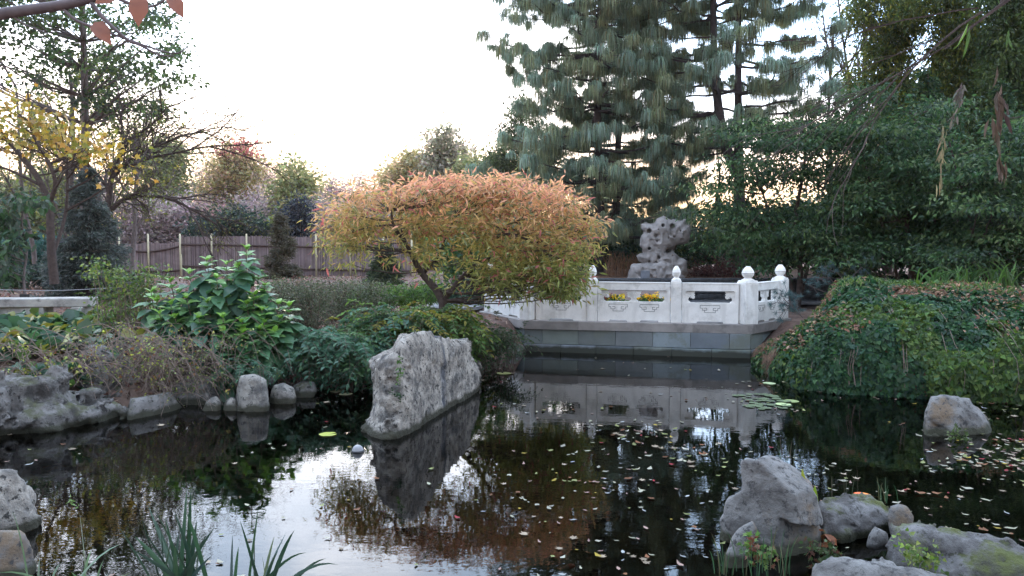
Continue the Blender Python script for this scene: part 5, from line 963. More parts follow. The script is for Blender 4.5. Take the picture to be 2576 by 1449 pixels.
for i_, (px_, top_, wpx_, Y_, sd_) in enumerate(((2335, 170, 210, 20.5, 161), (2150, 265, 190, 21.5, 162), (2520, 210, 230, 19.5, 163))):
    conifer('dark_conifer', ['feathery dark conifer rising between the gold-green cypresses', 'feathery dark conifer right of the twin-trunked pine', 'feathery dark conifer at the right edge'][i_], (px_, 700), (px_, top_), Y_, wpx_, 2600, [(.03, .06, .03), (.045, .085, .035), (.02, .045, .03), (.07, .11, .04)], sd_, L=.17, W=.04, dens=1.1, cone=.7, gap=.1, group='feathery dark conifers at the right', droop=-.6)
# green back hedge
shrub('back_hedge', 'deep green hedge closing the garden behind the pines', 'hedge', [(1300, 640, 90, 60), (1420, 620, 90, 70), (1560, 610, 100, 70), (1700, 620, 100, 60), (1850, 600, 100, 80), (2000, 590, 100, 90)], 30, 1.2, 520, 40, (.6, .5, .4), 'kite', .26, .13, [(.02, .04, .02), (.03, .055, .025), (.05, .07, .025), (.02, .035, .03)], 141, stems=30)
shrub('back_hedge', 'deep green hedge behind the dark trees at the right', 'hedge', [(2120, 560, 100, 120), (2260, 560, 100, 130), (2400, 540, 100, 150), (2540, 520, 100, 170), (2680, 500, 100, 190), (2330, 300, 90, 160), (2460, 250, 90, 200), (2590, 220, 90, 220)], 27, 1.2, 900, 40, (.6, .5, .4), 'kite', .24, .12, [(.018, .04, .025), (.025, .05, .03), (.02, .035, .028)], 142, stems=30)
# --- gold-green false cypresses at the upper right
def plume(label, px, top, hw, Y, n, seed, pal, bot=520):
    rr = np.random.default_rng(seed); bl = []; y = top; H = bot-top
    while y < bot: u = (y-top)/H; bl.append((px+rr.normal()*hw*.4, y, hw*(.25+.75*u**.6), 40)); y += 32
    C = blobs(rr, bl, Y, hw/F*Y*.8, n, .4); b = at(px, 604, Y)
    return tree('golden_cypress', label, 'cypress', (b[0], Y, .65), [(b[0], Y, .6), (b[0], Y, 3), at(px, (top+bot)/2, Y), at(px, top+10, Y)], .16, .03, C, 50, (.26, .26, .34), 'kite', .15, .055, pal, nl=60, seed=seed, droop=-.9, group='gold-green cypresses at the upper right', flat=1., limb_r=.03)
GC = [(.19, .20, .04), (.13, .16, .04), (.08, .12, .04), (.06, .09, .035)]
plume('gold-green cypress with a narrow top left of the others', 2235, -90, 95, 25, 620, 151, GC, 480)
plume('broad gold-green cypress in the middle of the upper right', 2400, -200, 110, 24, 1200, 152, GC+[(.17, .18, .04)], 480)
plume('green cypress at the upper right corner', 2560, -160, 110, 22, 1200, 153, [(.07, .11, .04), (.10, .14, .04), (.05, .08, .035)], 480)
bx_ = at(2130, 604, 27)
bare_tree('bare_tree', 'thin bare trees with pinkish stems between the pine and the gold-green cypress', (bx_[0], 27, .65), [((bx_[0], 27, .6), (-.02, 0, 1), 9.5, .12), ((bx_[0]+.5, 27, .6), (-.06, 0, 1), 8.5, .09), ((bx_[0]-.4, 27, .6), (-.1, 0, 1), 8.5, .08)], BARKM, lv=3, n=6, seed=161, grav=.0, wig=.06, shrink=.4, spread=.7, pal=[(.04, .07, .035)], per=1, lrad=.2, Ls=.12)
# reddish barberry, dry stems, pansies
shrub('barberry_shrub', 'low dark red-brown shrub on the raised bed right of the scholar rock', 'shrub', [(1770, 690, 50, 22), (1820, 680, 50, 28), (1860, 690, 30, 20), (1800, 745, 60, 30)], 22, .6, 200, 26, (.2, .2, .12), 'kite', .06, .035, [(.09, .035, .035), (.06, .03, .03), (.12, .05, .045)], 171, stems=40)
rr = np.random.default_rng(172); ls = []
for i in range(160): b = at(rr.uniform(1520, 1615), 704, rr.uniform(22, 23.4)); b[2] = 1.25; ls.append((np.array([b+[0, 0, 0], b+[rr.normal()*.05, 0, .3], b+[rr.normal()*.15, 0, rr.uniform(.5, .75)]]), np.array([.008, .006, .003])))
v, f = tubes(ls, 3); tag(mesh_obj('dry_stems', v, f, noisemat('straw', (.22, .12, .07), (.14, .08, .05), 9.)), 'clump of dry brown stems on the raised bed left of the scholar rock', 'plant')
def pansy(i, px, py, Y, col, lab):
    rr = np.random.default_rng(180+i); p = at(px, py, Y); t = thing('pansy_plant', (p[0], Y, p[2]-.18), lab, 'flower', 'potted flowers behind the balustrade'); C = p+rr.normal(size=(22, 3))*[.13, .1, .035]-[0, 0, .05]
    v, f, c = cloud(rr, C, 8, (.05, .05, .04), 'lance', .06, .025, [(.05, .11, .03), (.07, .15, .04)], droop=.1); mesh_obj('foliage', v, f, LEAF, t, c)
    C = p+rr.normal(size=(13, 3))*[.11, .06, .03]+[0, -.05, .03]; v, f, c = cloud(rr, C, 7, (.022, .012, .02), 'kite', .04, .04, [col], droop=0); mesh_obj('flowers', v, f, LEAF, t, c)
for i, (px, col, nm) in enumerate(((1532, (.75, .55, .03), 'bright yellow'), (1550, (.75, .5, .02), 'deep yellow'), (1520, (.22, .03, .04), 'dark red'), (1607, (.8, .5, .02), 'golden yellow'), (1626, (.75, .35, .02), 'orange'), (1645, (.7, .4, .03), 'orange-yellow'), (1660, (.78, .6, .03), 'lemon yellow'))):
    pansy(i, px, 750, 18.1, col, nm+[' flowers in the left opening of the middle panel', ' flowers beside the lotus baluster, left side', ' flowers at the left end of the middle panel opening', ' flowers in the right opening beside the lotus baluster', ' flowers in the middle of the right opening', ' flowers right of the orange ones behind the panel', ' flowers at the right end of the middle panel opening'][i])
mb = MB(); q = at(1590, 762, 18.25); mb.box((q[0], 18.3, .72), (2.0, .5, .22), -.1, bev=.03); tag(mb.build('planter_box', BENCH), 'low stone planter holding flowers behind the balustrade', 'planter')
shrub('terrace_shrub', 'green leafy plants seen through the left panel of the balustrade', 'shrub', [(1400, 745, 50, 16), (1370, 735, 40, 16), (1440, 745, 30, 14), (1290, 748, 30, 10)], 18.2, .4, 70, 16, (.16, .14, .1), 'lance', .12, .035, [(.04, .09, .03), (.06, .12, .04)], 191, stems=8)
# green big leaf shrub seen through the orange tree
shrub('garden_shrub', 'bright green broad-leaved shrub glimpsed behind the orange tree', 'shrub', [(1120, 620, 60, 50), (1190, 640, 60, 50), (1290, 650, 60, 50), (1210, 590, 60, 40), (1150, 690, 60, 30), (1360, 660, 60, 40)], 21, .8, 150, 14, (.3, .3, .2), 'oval', .16, .11, [(.07, .13, .04), (.10, .18, .05), (.2, .25, .06), (.05, .11, .06)], 192, stems=30, leaf=LEAFG)
# ================================================================ IVY MOUND
def mound_pt(u, s):
    """u along the shore, s up the profile"""
    sh = np.array([(1897, 907, 0), (1925, 935, 0), (2010, 975, 0), (2100, 988, 0), (2200, 995, 0), (2380, 1006, 0), (2576, 1018, 0), (2900, 1032, 0), (3300, 1050, 0)]); tt = np.linspace(0, 1, len(sh))
    S = np.array([onz(*q[:2])[:2] for q in sh]); Sx = np.interp(u, tt, S[:, 0]); Sy = np.interp(u, tt, S[:, 1])
    Hh = np.interp(u, tt, [.15, .42, .88, 1.3, 1.5, 1.5, 1.42, 1.4, 1.3]); dep = np.interp(u, tt, [.9, 1.8, 2.8, 3.1, 3.1, 3.2, 3.3, 3.4, 3.4])
    a = np.clip(s, 0, 1)*math.pi/2; fw = dep*(1-np.cos(a))**1.15; z = Hh*np.sin(a)**.8-.12*(s <= 0); bk = np.clip(s-1, 0, None)
    dx = np.interp(u, tt, [.75, .68, .5, .4, .3, .2, .1, 0, 0])
    return np.stack([Sx+dx*(fw+bk*5), Sy+fw*.98+bk*5, z-.65*np.clip(bk, 0, 1)**1.5], -1)
us = np.linspace(0, 1, 120); ss = np.concatenate([[-.02], np.linspace(0, 1, 26)[1:], np.linspace(1, 2, 10)[1:]])
Ug, Sg = np.meshgrid(us, ss, indexing='ij'); M = mound_pt(Ug, Sg); P = M.reshape(-1, 3); nn = fbm(P, 1.3, 4, 9).reshape(Ug.shape); M[..., 1] -= nn*.13*(Sg > 0); M[..., 2] += nn*.08*(Sg > .1)
ix = np.arange(Ug.size).reshape(Ug.shape); q = np.stack([ix[:-1, :-1], ix[1:, :-1], ix[1:, 1:], ix[:-1, 1:]], -1).reshape(-1, 4)
tag(mesh_obj('mound', M, q, SOIL, smooth=True), kind='structure')
rr = np.random.default_rng(201)
def onm(n, u0=.1, u1=1, s0=.0, s1=1.6, sp_=1.):
    u = rr.uniform(u0, u1, n)**sp_; s = rr.uniform(s0, s1, n); p = mound_pt(u, s); nn = fbm(p, 1.3, 4, 9); p[:, 1] -= nn*.13; p[:, 2] += nn*.08
    e = .01; du = mound_pt(u+e, s)-mound_pt(u-e, s); ds = mound_pt(u, s+e)-mound_pt(u, np.maximum(s-e, 0)); Nv = nrm(np.cross(du, ds)); return u, s, p, Nv
u, s, p, Nv = onm(60000, .035, .86); pt = vnoise(p, 1.1, 31)+.5*vnoise(p, 3., 33)
k = np.where(s < .72, .97, np.clip(.62-1.1*pt, .06, 1))*np.where(u < .12, np.clip((u-.05)*14+pt*.5, 0, 1), 1); keep = rr.random(len(u)) < k; u, s, p, Nv = u[keep], s[keep], p[keep], Nv[keep]
n = len(p); clump = fbm(p, 5., 2, 40)*.07; p = p+Nv*(.035+clump+rr.uniform(0, .05, n))[:, None]; D = nrm(rr.normal(size=(n, 3))*.45+np.array([0, -.1, -1.])*(1.15-.7*np.clip(s, 0, 1))[:, None]); L_ = rr.uniform(.055, .10, n)
hue = vnoise(p, 1.6, 50); cols = pick(rr, [(.02, .06, .025), (.03, .08, .03), (.045, .10, .035), (.022, .062, .036)], n, .28); yel = (hue > .22) | ((u < .3) & (rr.random(n) < .35)); cols[yel] = cols[yel]*np.array([2.2, 1.5, .9])
v, f, c = inst('ivy', p, D, Nv+rr.normal(size=(n, 3))*.35, L_, L_*.95, cols); tag(mesh_obj('ivy', v, f, LEAF, None, np.clip(c, .003, .9)), 'thick green ivy hanging down the mound to the pond at the right', 'ivy', kind='stuff')
# dry brown leaves lying on the mound
u, s, p, Nv = onm(16000, .05, .86, .35, 1.7); pt = vnoise(p, 1.1, 31)+.5*vnoise(p, 3., 33); keep = rr.random(len(u)) < np.clip(.42+1.5*pt, .03, 1)*np.where(s > .62, 1, .3); p, Nv, s, u = p[keep], Nv[keep], s[keep], u[keep]; n = len(p)
p = p+Nv*rr.uniform(.05, .12, n)[:, None]; L_ = rr.uniform(.035, .085, n); v, f, c = inst('oval', p, rdir(rr, n, -.1, .5), Nv+rr.normal(size=(n, 3))*.5, L_, L_*.6, pick(rr, [(.26, .15, .10), (.20, .11, .07), (.33, .22, .15), (.14, .075, .05)], n, .25))
tag(mesh_obj('leaf_litter', v, f, DRY, None, c), 'dry brown fallen leaves lying over the top of the ivy mound', 'fallen leaves', kind='stuff')
# straw on the left flank
u, s, p, Nv = onm(5200, .0, .17, .03, 1.1); n = len(p); a = np.stack([rr.normal(size=n)*.25-.35, rr.normal(size=n)*.2-.5, -np.ones(n)], -1); L_ = rr.uniform(.12, .34, n); p = p+Nv*rr.uniform(.0, .06, n)[:, None]+[0, 0, .08]
v, f, c = inst('needle', p, a, Nv, L_, .008, pick(rr, [(.22, .13, .09), (.16, .09, .06), (.28, .18, .12), (.14, .10, .08)], n, .2)); tag(mesh_obj('dry_grass', v, f, DRY, None, c), 'brown dry grass sloping down beside the terrace wall on the mound', 'dry grass', kind='stuff')
# grassy top growth
u, s, p, Nv = onm(9000, .09, .86, .8, 1.35); keep = rr.random(len(u)) < np.clip(.5+vnoise(p, 2.2, 61), .05, 1); p = p[keep]; n = len(p); a = rdir(rr, n, .7); L_ = rr.uniform(.06, .18, n)
v, f, c = inst('lance', p+[0, 0, .04], a, rdir(rr, n, .2), L_, L_*.22, pick(rr, [(.10, .15, .05), (.14, .2, .06), (.08, .13, .05)], n, .2)); tag(mesh_obj('undergrowth', v, f, LEAF, None, c), 'fine light green growth along the crest of the ivy mound', 'undergrowth', kind='stuff')
# bare trailing stems
ls = []
for i in range(26):
    u0 = rr.uniform(.14, .8); P = mound_pt(np.clip(u0+rr.normal()*.01+np.linspace(0, .012*rr.normal(), 9), .01, 1), np.linspace(rr.uniform(.6, .95), .04, 9)); P[:, 1] -= .12+fbm(P, 1.3, 4, 9)*.13; ls.append((P+rr.normal(size=P.shape)*.012, np.full(9, .004)))
v, f = tubes(ls, 3); tag(mesh_obj('ivy_stems', v, f, TWIG), 'long bare ivy runners hanging over the mound face', 'ivy', kind='stuff')
def blades(name, label, cat, base, n, L, W, pal, seed, spread=.5, arch=.5, group=None, rad=.15, mat=None, tips=None):
    rr = np.random.default_rng(seed); base = np.array(base, float); t = []; V, Fq, Cc, nb = [], [], [], 0; K = 9
    for i in range(n):
        b0 = base+[rr.normal()*rad, rr.normal()*rad*.7, 0]
        if tips is not None: tp_, Lr = np.array(tips[i][:3]), tips[i][3]; e = tp_; m = b0+(e-b0)*.55+np.array([0, 0, Lr*np.linalg.norm(e-b0)])
        else:
            a = rr.uniform(0, 6.283); ll = L*rr.uniform(.6, 1.15); o = spread*rr.uniform(.2, 1.1)*ll; e = b0+[math.cos(a)*o, math.sin(a)*o, ll*(1-.35*rr.random()*arch*2)]; m = b0+[math.cos(a)*o*.25, math.sin(a)*o*.25, ll*(.75+.3*arch)]
        tt = np.linspace(0, 1, K)[:, None]; P = (1-tt)**2*b0+2*tt*(1-tt)*m+tt*tt*e; T_ = nrm(np.gradient(P, axis=0)); a2 = rr.uniform(-.9, .9); S = nrm(np.cross(T_, [math.sin(a2), math.cos(a2), .15])); w = W*rr.uniform(.75, 1.2)*np.array([.8, 1, 1, 1, .95, .85, .68, .42, .06])[:, None]/2
        Nn = np.cross(T_, S); V.append(np.stack([P-S*w, P+Nn*w*.3, P+S*w], 1).reshape(-1, 3)); ix = np.arange(K)[:, None]*3+nb
        for c_ in (0, 1): Fq.append(np.hstack([ix[:-1]+c_, ix[:-1]+c_+1, ix[1:]+c_+1, ix[1:]+c_]))
        col = pick(rr, pal, 1, .12)[0]; Cc.append(np.broadcast_to(col, (K*3, 3))); nb += K*3
    o = mesh_obj(name, np.vstack(V), np.vstack(Fq), mat or LEAFG, None, np.vstack(Cc), smooth=True, loc=tuple(base)); tag(o, label, cat, group); return o
p = onz(2450, 735, 1.4)
for i, (px, py) in enumerate(((2430, 715), (2530, 712), (2350, 722))):
    q_ = at(px, py, 15.2); blades('daylily', ['arching strap-leaved green plant on top of the mound', 'strap-leaved plant at the right edge of the mound top', 'smaller strap-leaved plant on the mound top left of the others'][i], 'plant', (q_[0], 15.2, q_[2]-.12), 40, .5, .03, [(.07, .15, .04), (.10, .2, .05), (.05, .11, .04)], 210+i, spread=.9, arch=.3, group='strap-leaved plants on the mound', rad=.16)
# little blue pine at the terrace corner
def pine_bush(label, brs, Y, seed):
    rr = np.random.default_rng(seed); b = at(*brs[0][0], Y); t = thing('pine_bush', (b[0], Y, b[2]), label, 'pine', 'small blue pines by the mound'); ls, P, D = [], [], []
    for pts in brs:
        Q = spline([at(x, y, Y-.15+.05*j) for j, (x, y) in enumerate(pts)], 10); ls.append((Q, np.linspace(.012, .005, 10)))
        for j in (5, 7, 9):
            for w in range(3):
                e = Q[j]+rr.normal(size=3)*.09; ls.append((np.linspace(Q[j], e, 4), np.full(4, .004))); n = 34; P.append(np.repeat(e[None], n, 0)); D.append(nrm(rdir(rr, n)+nrm(e-Q[j])*.5))
    v, f = tubes(ls, 4); mesh_obj('branches', v, f, BARKG, t); P = np.vstack(P); D = np.vstack(D); v, f, c = inst('needle', P, D, rdir(rr, len(P)), .1*rr.uniform(.7, 1.1, len(P)), .006, pick(rr, [(.09, .15, .16), (.12, .19, .19), (.07, .12, .12)], len(P))); mesh_obj('needles', v, f, NEED, t, c)
pine_bush('sprig of blue pine reaching in front of the right end of the balustrade', [[(2020, 800), (2000, 780), (1975, 765), (1955, 760)], [(2010, 790), (1990, 765), (1985, 745)], [(2015, 795), (2005, 770), (2010, 745)], [(2005, 785), (1985, 775), (1970, 785)], [(2000, 778), (1975, 755), (1965, 740)]], 15.6, 221)
pine_bush('small blue-green pine with a bare stem behind the crest of the mound', [[(2120, 730), (2140, 700), (2160, 680), (2185, 650)], [(2130, 715), (2110, 690), (2090, 680)], [(2135, 710), (2150, 700), (2175, 700)], [(2100, 720), (2070, 705), (2050, 700)], [(2110, 725), (2080, 690), (2075, 670)], [(2090, 740), (2050, 725), (2030, 715)]], 17., 222)
# ================================================================ WATERSIDE DETAILS
# irises at the near left
def tipset(L_): return [(*at(x, y, d), c) for x, y, d, c in L_]
IR = [(.022, .05, .028), (.03, .065, .035), (.018, .04, .025), (.028, .055, .045)]
tA = tipset([(480, 1235, 4.3, .02), (355, 1300, 4.2, .05), (385, 1275, 4.2, .04), (440, 1290, 4.3, .12), (340, 1350, 4.1, .1), (300, 1325, 4.2, .03), (470, 1230, 4.4, .02), (405, 1330, 4.2, .2), (520, 1345, 4.2, .06), (430, 1360, 4.1, .02), (495, 1310, 4.3, .1), (365, 1340, 4.2, .04), (450, 1340, 4.3, .04), (500, 1385, 4.0, .2), (415, 1300, 4.1, .03), (540, 1325, 4.35, .02), (392, 1310, 4.4, .03), (328, 1380, 4.0, .05), (470, 1290, 4.1, .1), (505, 1345, 4.4, .03), (372, 1270, 4.45, .03), (440, 1375, 4.0, .02), (530, 1400, 4.1, .1)])
q_ = at(455, 1640, 4.2); blades('iris_clump', 'clump of upright sword-shaped leaves at the bottom left of the pond', 'iris', (q_[0], 4.2, .28), len(tA), 1, .027, IR, 231, group='iris clumps on the near shore', rad=.08, tips=tA)
tB = tipset([(604, 1310, 4.1, .03), (650, 1275, 4.2, .02), (690, 1350, 4.2, .12), (740, 1335, 4.2, .2), (720, 1340, 4.3, .1), (600, 1375, 4.0, .1), (660, 1400, 4.0, .1), (770, 1390, 4.2, .3), (850, 1420, 4.2, .35), (820, 1405, 4.3, .3), (585, 1345, 4.3, .03), (640, 1330, 4.4, .02), (625, 1390, 4.1, .05), (700, 1385, 4.1, .2)])
q_ = at(640, 1640, 4.15); blades('iris_clump', 'thinner clump of sword-shaped leaves right of the first at the bottom', 'iris', (q_[0], 4.15, .28), len(tB), 1, .022, IR+[(.12, .16, .09)], 232, group='iris clumps on the near shore', rad=.06, tips=tB)
tC = tipset([(0, 1440, 3.9, .3), (150, 1420, 3.9, .35), (230, 1385, 4.0, .35), (300, 1370, 4., .3), (260, 1410, 3.9, .3), (100, 1405, 3.9, .3), (180, 1440, 3.8, .25), (60, 1430, 3.9, .3), (330, 1440, 3.9, .2), (200, 1290, 4.2, .25), (30, 1285, 4.2, .3)])
q_ = at(150, 1700, 3.8); blades('sedge_clump', 'pale arching grassy leaves in the bottom left corner', 'sedge', (q_[0], 3.85, .28), len(tC), 1, .018, [(.10, .16, .10), (.14, .19, .12), (.07, .12, .06)], 233, rad=.1, tips=tC)
# plants at the foot of the tall rock
YGR = [(.10, .17, .05), (.15, .22, .06), (.2, .08, .05), (.07, .12, .04)]
sprig('rock_fern', [at(x, y, 5.32) for x, y in ((1895, 1355), (1915, 1370), (1900, 1390), (1930, 1395), (1885, 1375))], .05, YGR, 'small serrated green plant at the front foot of the tall angular rock', 34, .05, tm='maple')
sprig('rock_fern', [at(x, y, 5.35) for x, y in ((2040, 1370), (2060, 1390), (2080, 1380), (2095, 1400), (2050, 1410))], .045, [(.05, .08, .03), (.07, .10, .04), (.12, .06, .04)], 'dark mossy plant between the tall angular rock and the low mossy rock', 40, .06, tm='maple')
sprig('moss_clump', [at(x, y, 4.95) for x, y in ((2290, 1390), (2310, 1405), (2330, 1400), (2350, 1410), (2270, 1370))], .035, [(.11, .17, .03), (.08, .13, .03), (.16, .2, .05)], 'bright moss on the near side of the long ridged boulder', 50, .06)
sprig('rock_fern', [at(x, y, 8.95) for x, y in ((2405, 1085), (2415, 1095), (2400, 1098), (2425, 1100))], .045, [(.06, .10, .03), (.09, .12, .04)], 'small green plant low on the face of the grey boulder by the ivy', 26, .05, tm='maple')
sprig('ground_ivy', [at(200, 1270, 5.95), at(178, 1262, 5.95)], .03, [(.12, .2, .05)], 'tiny bright green sprig on the right side of the big left rock', 5, .02)
q_ = at(2052, 1255, 5.9); blades('pickerel_leaf', 'two broad bright yellow-green leaves behind the tall angular rock', 'plant', (q_[0], 5.95, 0.), 2, 1, .075, [(.22, .32, .04), (.28, .36, .05)], 241, rad=.01, tips=tipset([(2018, 1180, 5.95, .02), (2050, 1222, 5.9, .05)]), mat=LEAFG)
q_ = at(2070, 1245, 5.8); v, f, c = cloud(np.random.default_rng(3), np.array([[q_[0], 5.8, .05], [q_[0]+.03, 5.8, .08]]), 6, (.04, .03, .03), 'oval', .1, .06, [(.2, .08, .04), (.15, .06, .03)]); tag(mesh_obj('withered_leaf', v, f, DRY, None, c), 'withered rust-brown leaves beside the bright yellow-green ones', 'dead leaves')
def reeds(label, px, py, Y, n, hpx, seed, pal, rad=.05, W=.006):
    q_ = at(px, py, Y); z0 = max(q_[2], -.05); rr = np.random.default_rng(seed); blades('water_rush', label, 'rush', (q_[0], Y, z0), n, hpx/F*Y, W, pal, seed, spread=.3, arch=.1, group='thin rushes by the near rocks', rad=rad)
RG = [(.04, .09, .04), (.05, .11, .05), (.10, .10, .05)]
reeds('thin green rushes in front of the tall angular rock', 1915, 1450, 5.1, 26, 110, 251, RG, .14); reeds('thin green rushes at the left foot of the tall angular rock', 1826, 1450, 5.3, 9, 95, 252, RG, .03)
reeds('thin rushes standing in water behind the tall angular rock', 1985, 1190, 6.7, 10, 90, 253, [(.08, .07, .05), (.05, .08, .04)], .06, .004); reeds('thin rushes behind the low mossy rock', 2215, 1265, 6.3, 9, 60, 254, RG, .06); reeds('single thin stems leaning behind the low mossy rock', 2125, 1262, 6.2, 5, 90, 255, [(.1, .1, .06)], .05, .004)
# koi
def koi(px, py, ang, L_, cols, label, z=-.03):
    p = onz(px, py); d = np.array([math.cos(ang), math.sin(ang), 0]); s = np.array([-d[1], d[0], 0]); K = 14; t = np.linspace(0, 1, K); w = L_*.13*np.sin(np.clip(t*1.12, 0, 1)**.7*math.pi)**.8+.004; w[-1] = .004; n = 10; a = np.arange(n)*6.283/n
    bend = .05*L_*np.sin(t*3); P = p+[0, 0, z]-d*(t[:, None]*L_)+s*bend[:, None]; V = P[:, None]+s*(w[:, None]*np.cos(a))[..., None]+np.array([0, 0, 1])*(w[:, None]*1.1*np.sin(a))[..., None]; ix = np.arange(K*n).reshape(K, n); nx = np.roll(ix, -1, 1)
    Fq = np.stack([ix[:-1], ix[1:], nx[1:], nx[:-1]], -1).reshape(-1, 4); c = np.array(cols)[np.clip((t*len(cols)).astype(int), 0, len(cols)-1)]; c = np.repeat(c, n, 0)
    th = thing('koi', (p[0], p[1], z), label, 'fish', 'koi in the pond'); mesh_obj('body', V, Fq, KOI, th, c, smooth=True)
    e = P[-1]; tv = np.array([e, e-d*L_*.2+s*L_*.09+[0, 0, .01], e-d*L_*.13, e-d*L_*.2-s*L_*.09-[0, 0, .0]]); mesh_obj('tail_fin', tv, np.array([[0, 1, 2], [0, 2, 3]]), KOI, th, np.array([cols[-1]]*4))
    pf = []; 
    for g in (-1, 1): b0 = P[4]+s*w[4]*.9*g; pf += [b0, b0-d*L_*.1+s*g*L_*.1, b0-d*L_*.12+s*g*.01]
    mesh_obj('pectoral_fin', np.array(pf), np.array([[0, 1, 2], [3, 4, 5]]), KOI, th, np.array([cols[0]]*6))
koi(2143, 1240, math.pi-.25, .22, [(.75, .12, .02), (.75, .22, .03), (.7, .4, .25)], 'orange and white koi near the low mossy rock', -.02); koi(1385, 1390, math.pi+.4, .13, [(.40, .03, .02), (.42, .06, .03)], 'red koi under the surface at the bottom centre', -.025)
koi(1446, 1416, .5, .11, [(.45, .02, .03), (.4, .2, .18)], 'small red koi right of the other red one at the bottom', -.02)
# lily pads
def pad(R_, seed):
    rr = np.random.default_rng(seed); n = 18; a = np.linspace(.2, 6.08, n); v = [(0, 0, .002)]+[(R_*math.cos(t)*(1+.03*rr.normal()), R_*math.sin(t)*(1+.03*rr.normal()), .004+.004*rr.random()) for t in a]
    return np.array(v), np.array([(0, i, i+1) for i in range(1, n)])
PADM = leafmat('lily_pad', .6, .05, .2); rr = np.random.default_rng(261); pads = []
for k in range(5):
    v, f = pad(.085, k); me_o = None; pads.append((v, f))
def put_pad(px, py, sc_, col, label, grp, i):
    p = onz(px, py, .003); v, f = pads[i % 5]; a = rr.uniform(0, 6.28); R2 = np.array([[math.cos(a), -math.sin(a), 0], [math.sin(a), math.cos(a), 0], [0, 0, 1]]); V = (v*[sc_, sc_, 1])@R2.T+[p[0], p[1], .003+.0006*(i % 7)]
    tag(mesh_obj('lily_pad', V, f, PADM, None, np.broadcast_to(np.array(col)*rr.uniform(.8, 1.2), (len(V), 3)), loc=(p[0], p[1], 0)), label, 'lily pad', grp)
for i in range(46):
    a, r_ = rr.uniform(0, 6.28), rr.random()**.5; put_pad(1915+75*r_*math.cos(a)+rr.normal()*4, 1010+20*r_*math.sin(a)+8*r_*math.cos(a), rr.uniform(.4, .9), (.10, .13, .07), 'green water lily pad in the floating patch before the right end of the balustrade', 'lily pads in the floating patch', i)
for i, (px, py, s, c, lab) in enumerate(((825, 1093, 1.2, (.3, .33, .06), 'yellow-green lily pad left of the standing rock'), (1985, 962, 1.3, (.45, .43, .25), 'pale tan lily pad curled at the mound shore'), (1935, 965, 1.2, (.33, .40, .22), 'pale green pad beside the tan one at the mound shore'), (1990, 1010, 1.3, (.2, .25, .1), 'olive lily pad right of the floating patch'), (1970, 1018, 1.2, (.35, .42, .2), 'pale pad at the lower edge of the floating patch'), (1268, 940, 1.5, (.30, .31, .12), 'olive pad near the left shore behind the standing rock'), (850, 985, 1.4, (.38, .36, .2), 'tan pad close to the left shore under the fern-leaved shrub'), (870, 992, 1.2, (.36, .34, .2), 'second tan pad near the left shore under the shrub'))): put_pad(px, py, s, c, lab, None, i)
# fallen leaves afloat
KIND = [('lance', .085, .035, (.62, .60, .42), 'slender pale yellow fallen leaf floating on the pond'), ('oval', .09, .055, (.66, .62, .48), 'oval cream-coloured fallen leaf floating on the pond'), ('maple', .09, .09, (.58, .46, .33), 'pointed tan maple leaf floating on the pond'), ('lance', .08, .032, (.60, .40, .33), 'slender pinkish fallen leaf floating on the pond'),
        ('oval', .085, .05, (.42, .45, .18), 'oval yellow-green fallen leaf floating on the pond'), ('oval', .075, .045, (.5, .08, .09), 'oval crimson fallen leaf floating on the pond'), ('oval', .085, .05, (.62, .46, .08), 'oval golden-yellow fallen leaf floating on the pond'), ('lance', .09, .035, (.72, .74, .72), 'slender silvery-white fallen leaf floating on the pond'), ('oval', .085, .055, (.36, .17, .09), 'oval brown fallen leaf floating on the pond')]
WT = np.array([.24, .14, .14, .15, .12, .03, .05, .06, .1]); WT /= WT.sum(); base_me = []
for k, (tm, L_, W_, col, lab) in enumerate(KIND):
    for j in range(3):
        v, f, c = inst(tm, np.array([[-L_/2, 0, 0]]), np.array([[1., 0, 0]]), np.array([[0, 0, 1.]]), L_, W_, np.array([col])*(.30+.10*j)); v[:, 2] = np.abs(v[:, 2])*.9+.004; bend = (j-1)*.25; v[:, 1] += bend*v[:, 0]**2*8*.12; v[:, 2] += (v[:, 0]/L_)**2*.03*(.3+j*.45)
        me = bpy.data.meshes.new('fallen_leaf'); o_ = mesh_obj('tmp', v, f, FLOATL, None, c, smooth=True, loc=(0, 0, 0)); me = o_.data; me.name = 'fallen_leaf'; bpy.data.objects.remove(o_); base_me.append((k, me, v, f, c))
def density(px, py):
    d = .45+.55*np.clip((px-1150)/350, 0, 1); d *= np.where((px < 1250) & (py > 1150), .35, 1); d *= 1+1.3*np.exp(-((py-1070-(px-1250)*.02)/45)**2)*((px > 1230) & (px < 1800)); d += 3.2*((px > 2330) & (py > 1100) & (py < 1190)); d += 3.5*np.exp(-((py-(940+np.clip(px-1900, 0, 700)*.11+18))/12)**2)*(px > 1880); d *= np.where((py > 1300) & (px < 1700), .5, 1)
    return d/4.5
rr = np.random.default_rng(271); cand = []
while len(cand) < 900:
    px, py = rr.uniform(-50, 2680), rr.uniform(885, 1600)
    if rr.random() > density(px, py)*(.55 if py < 1000 else 1): continue
    p = onz(px, py)
    if polysdf(POLY, p[None, 0], p[None, 1])[0] > -.03: continue
    cl = vnoise(p[None]*[1, 1, 0], .9, 5)[0]
    if rr.random() > .42+cl*1.5: continue
    cand.append((px, py, p[0], p[1]))
cand.sort(key=lambda q: q[3]); vis = [q for q in cand if q[1] < 1449 and 0 < q[0] < 2576]; rest0 = [q for q in cand if not (q[1] < 1449 and 0 < q[0] < 2576)]
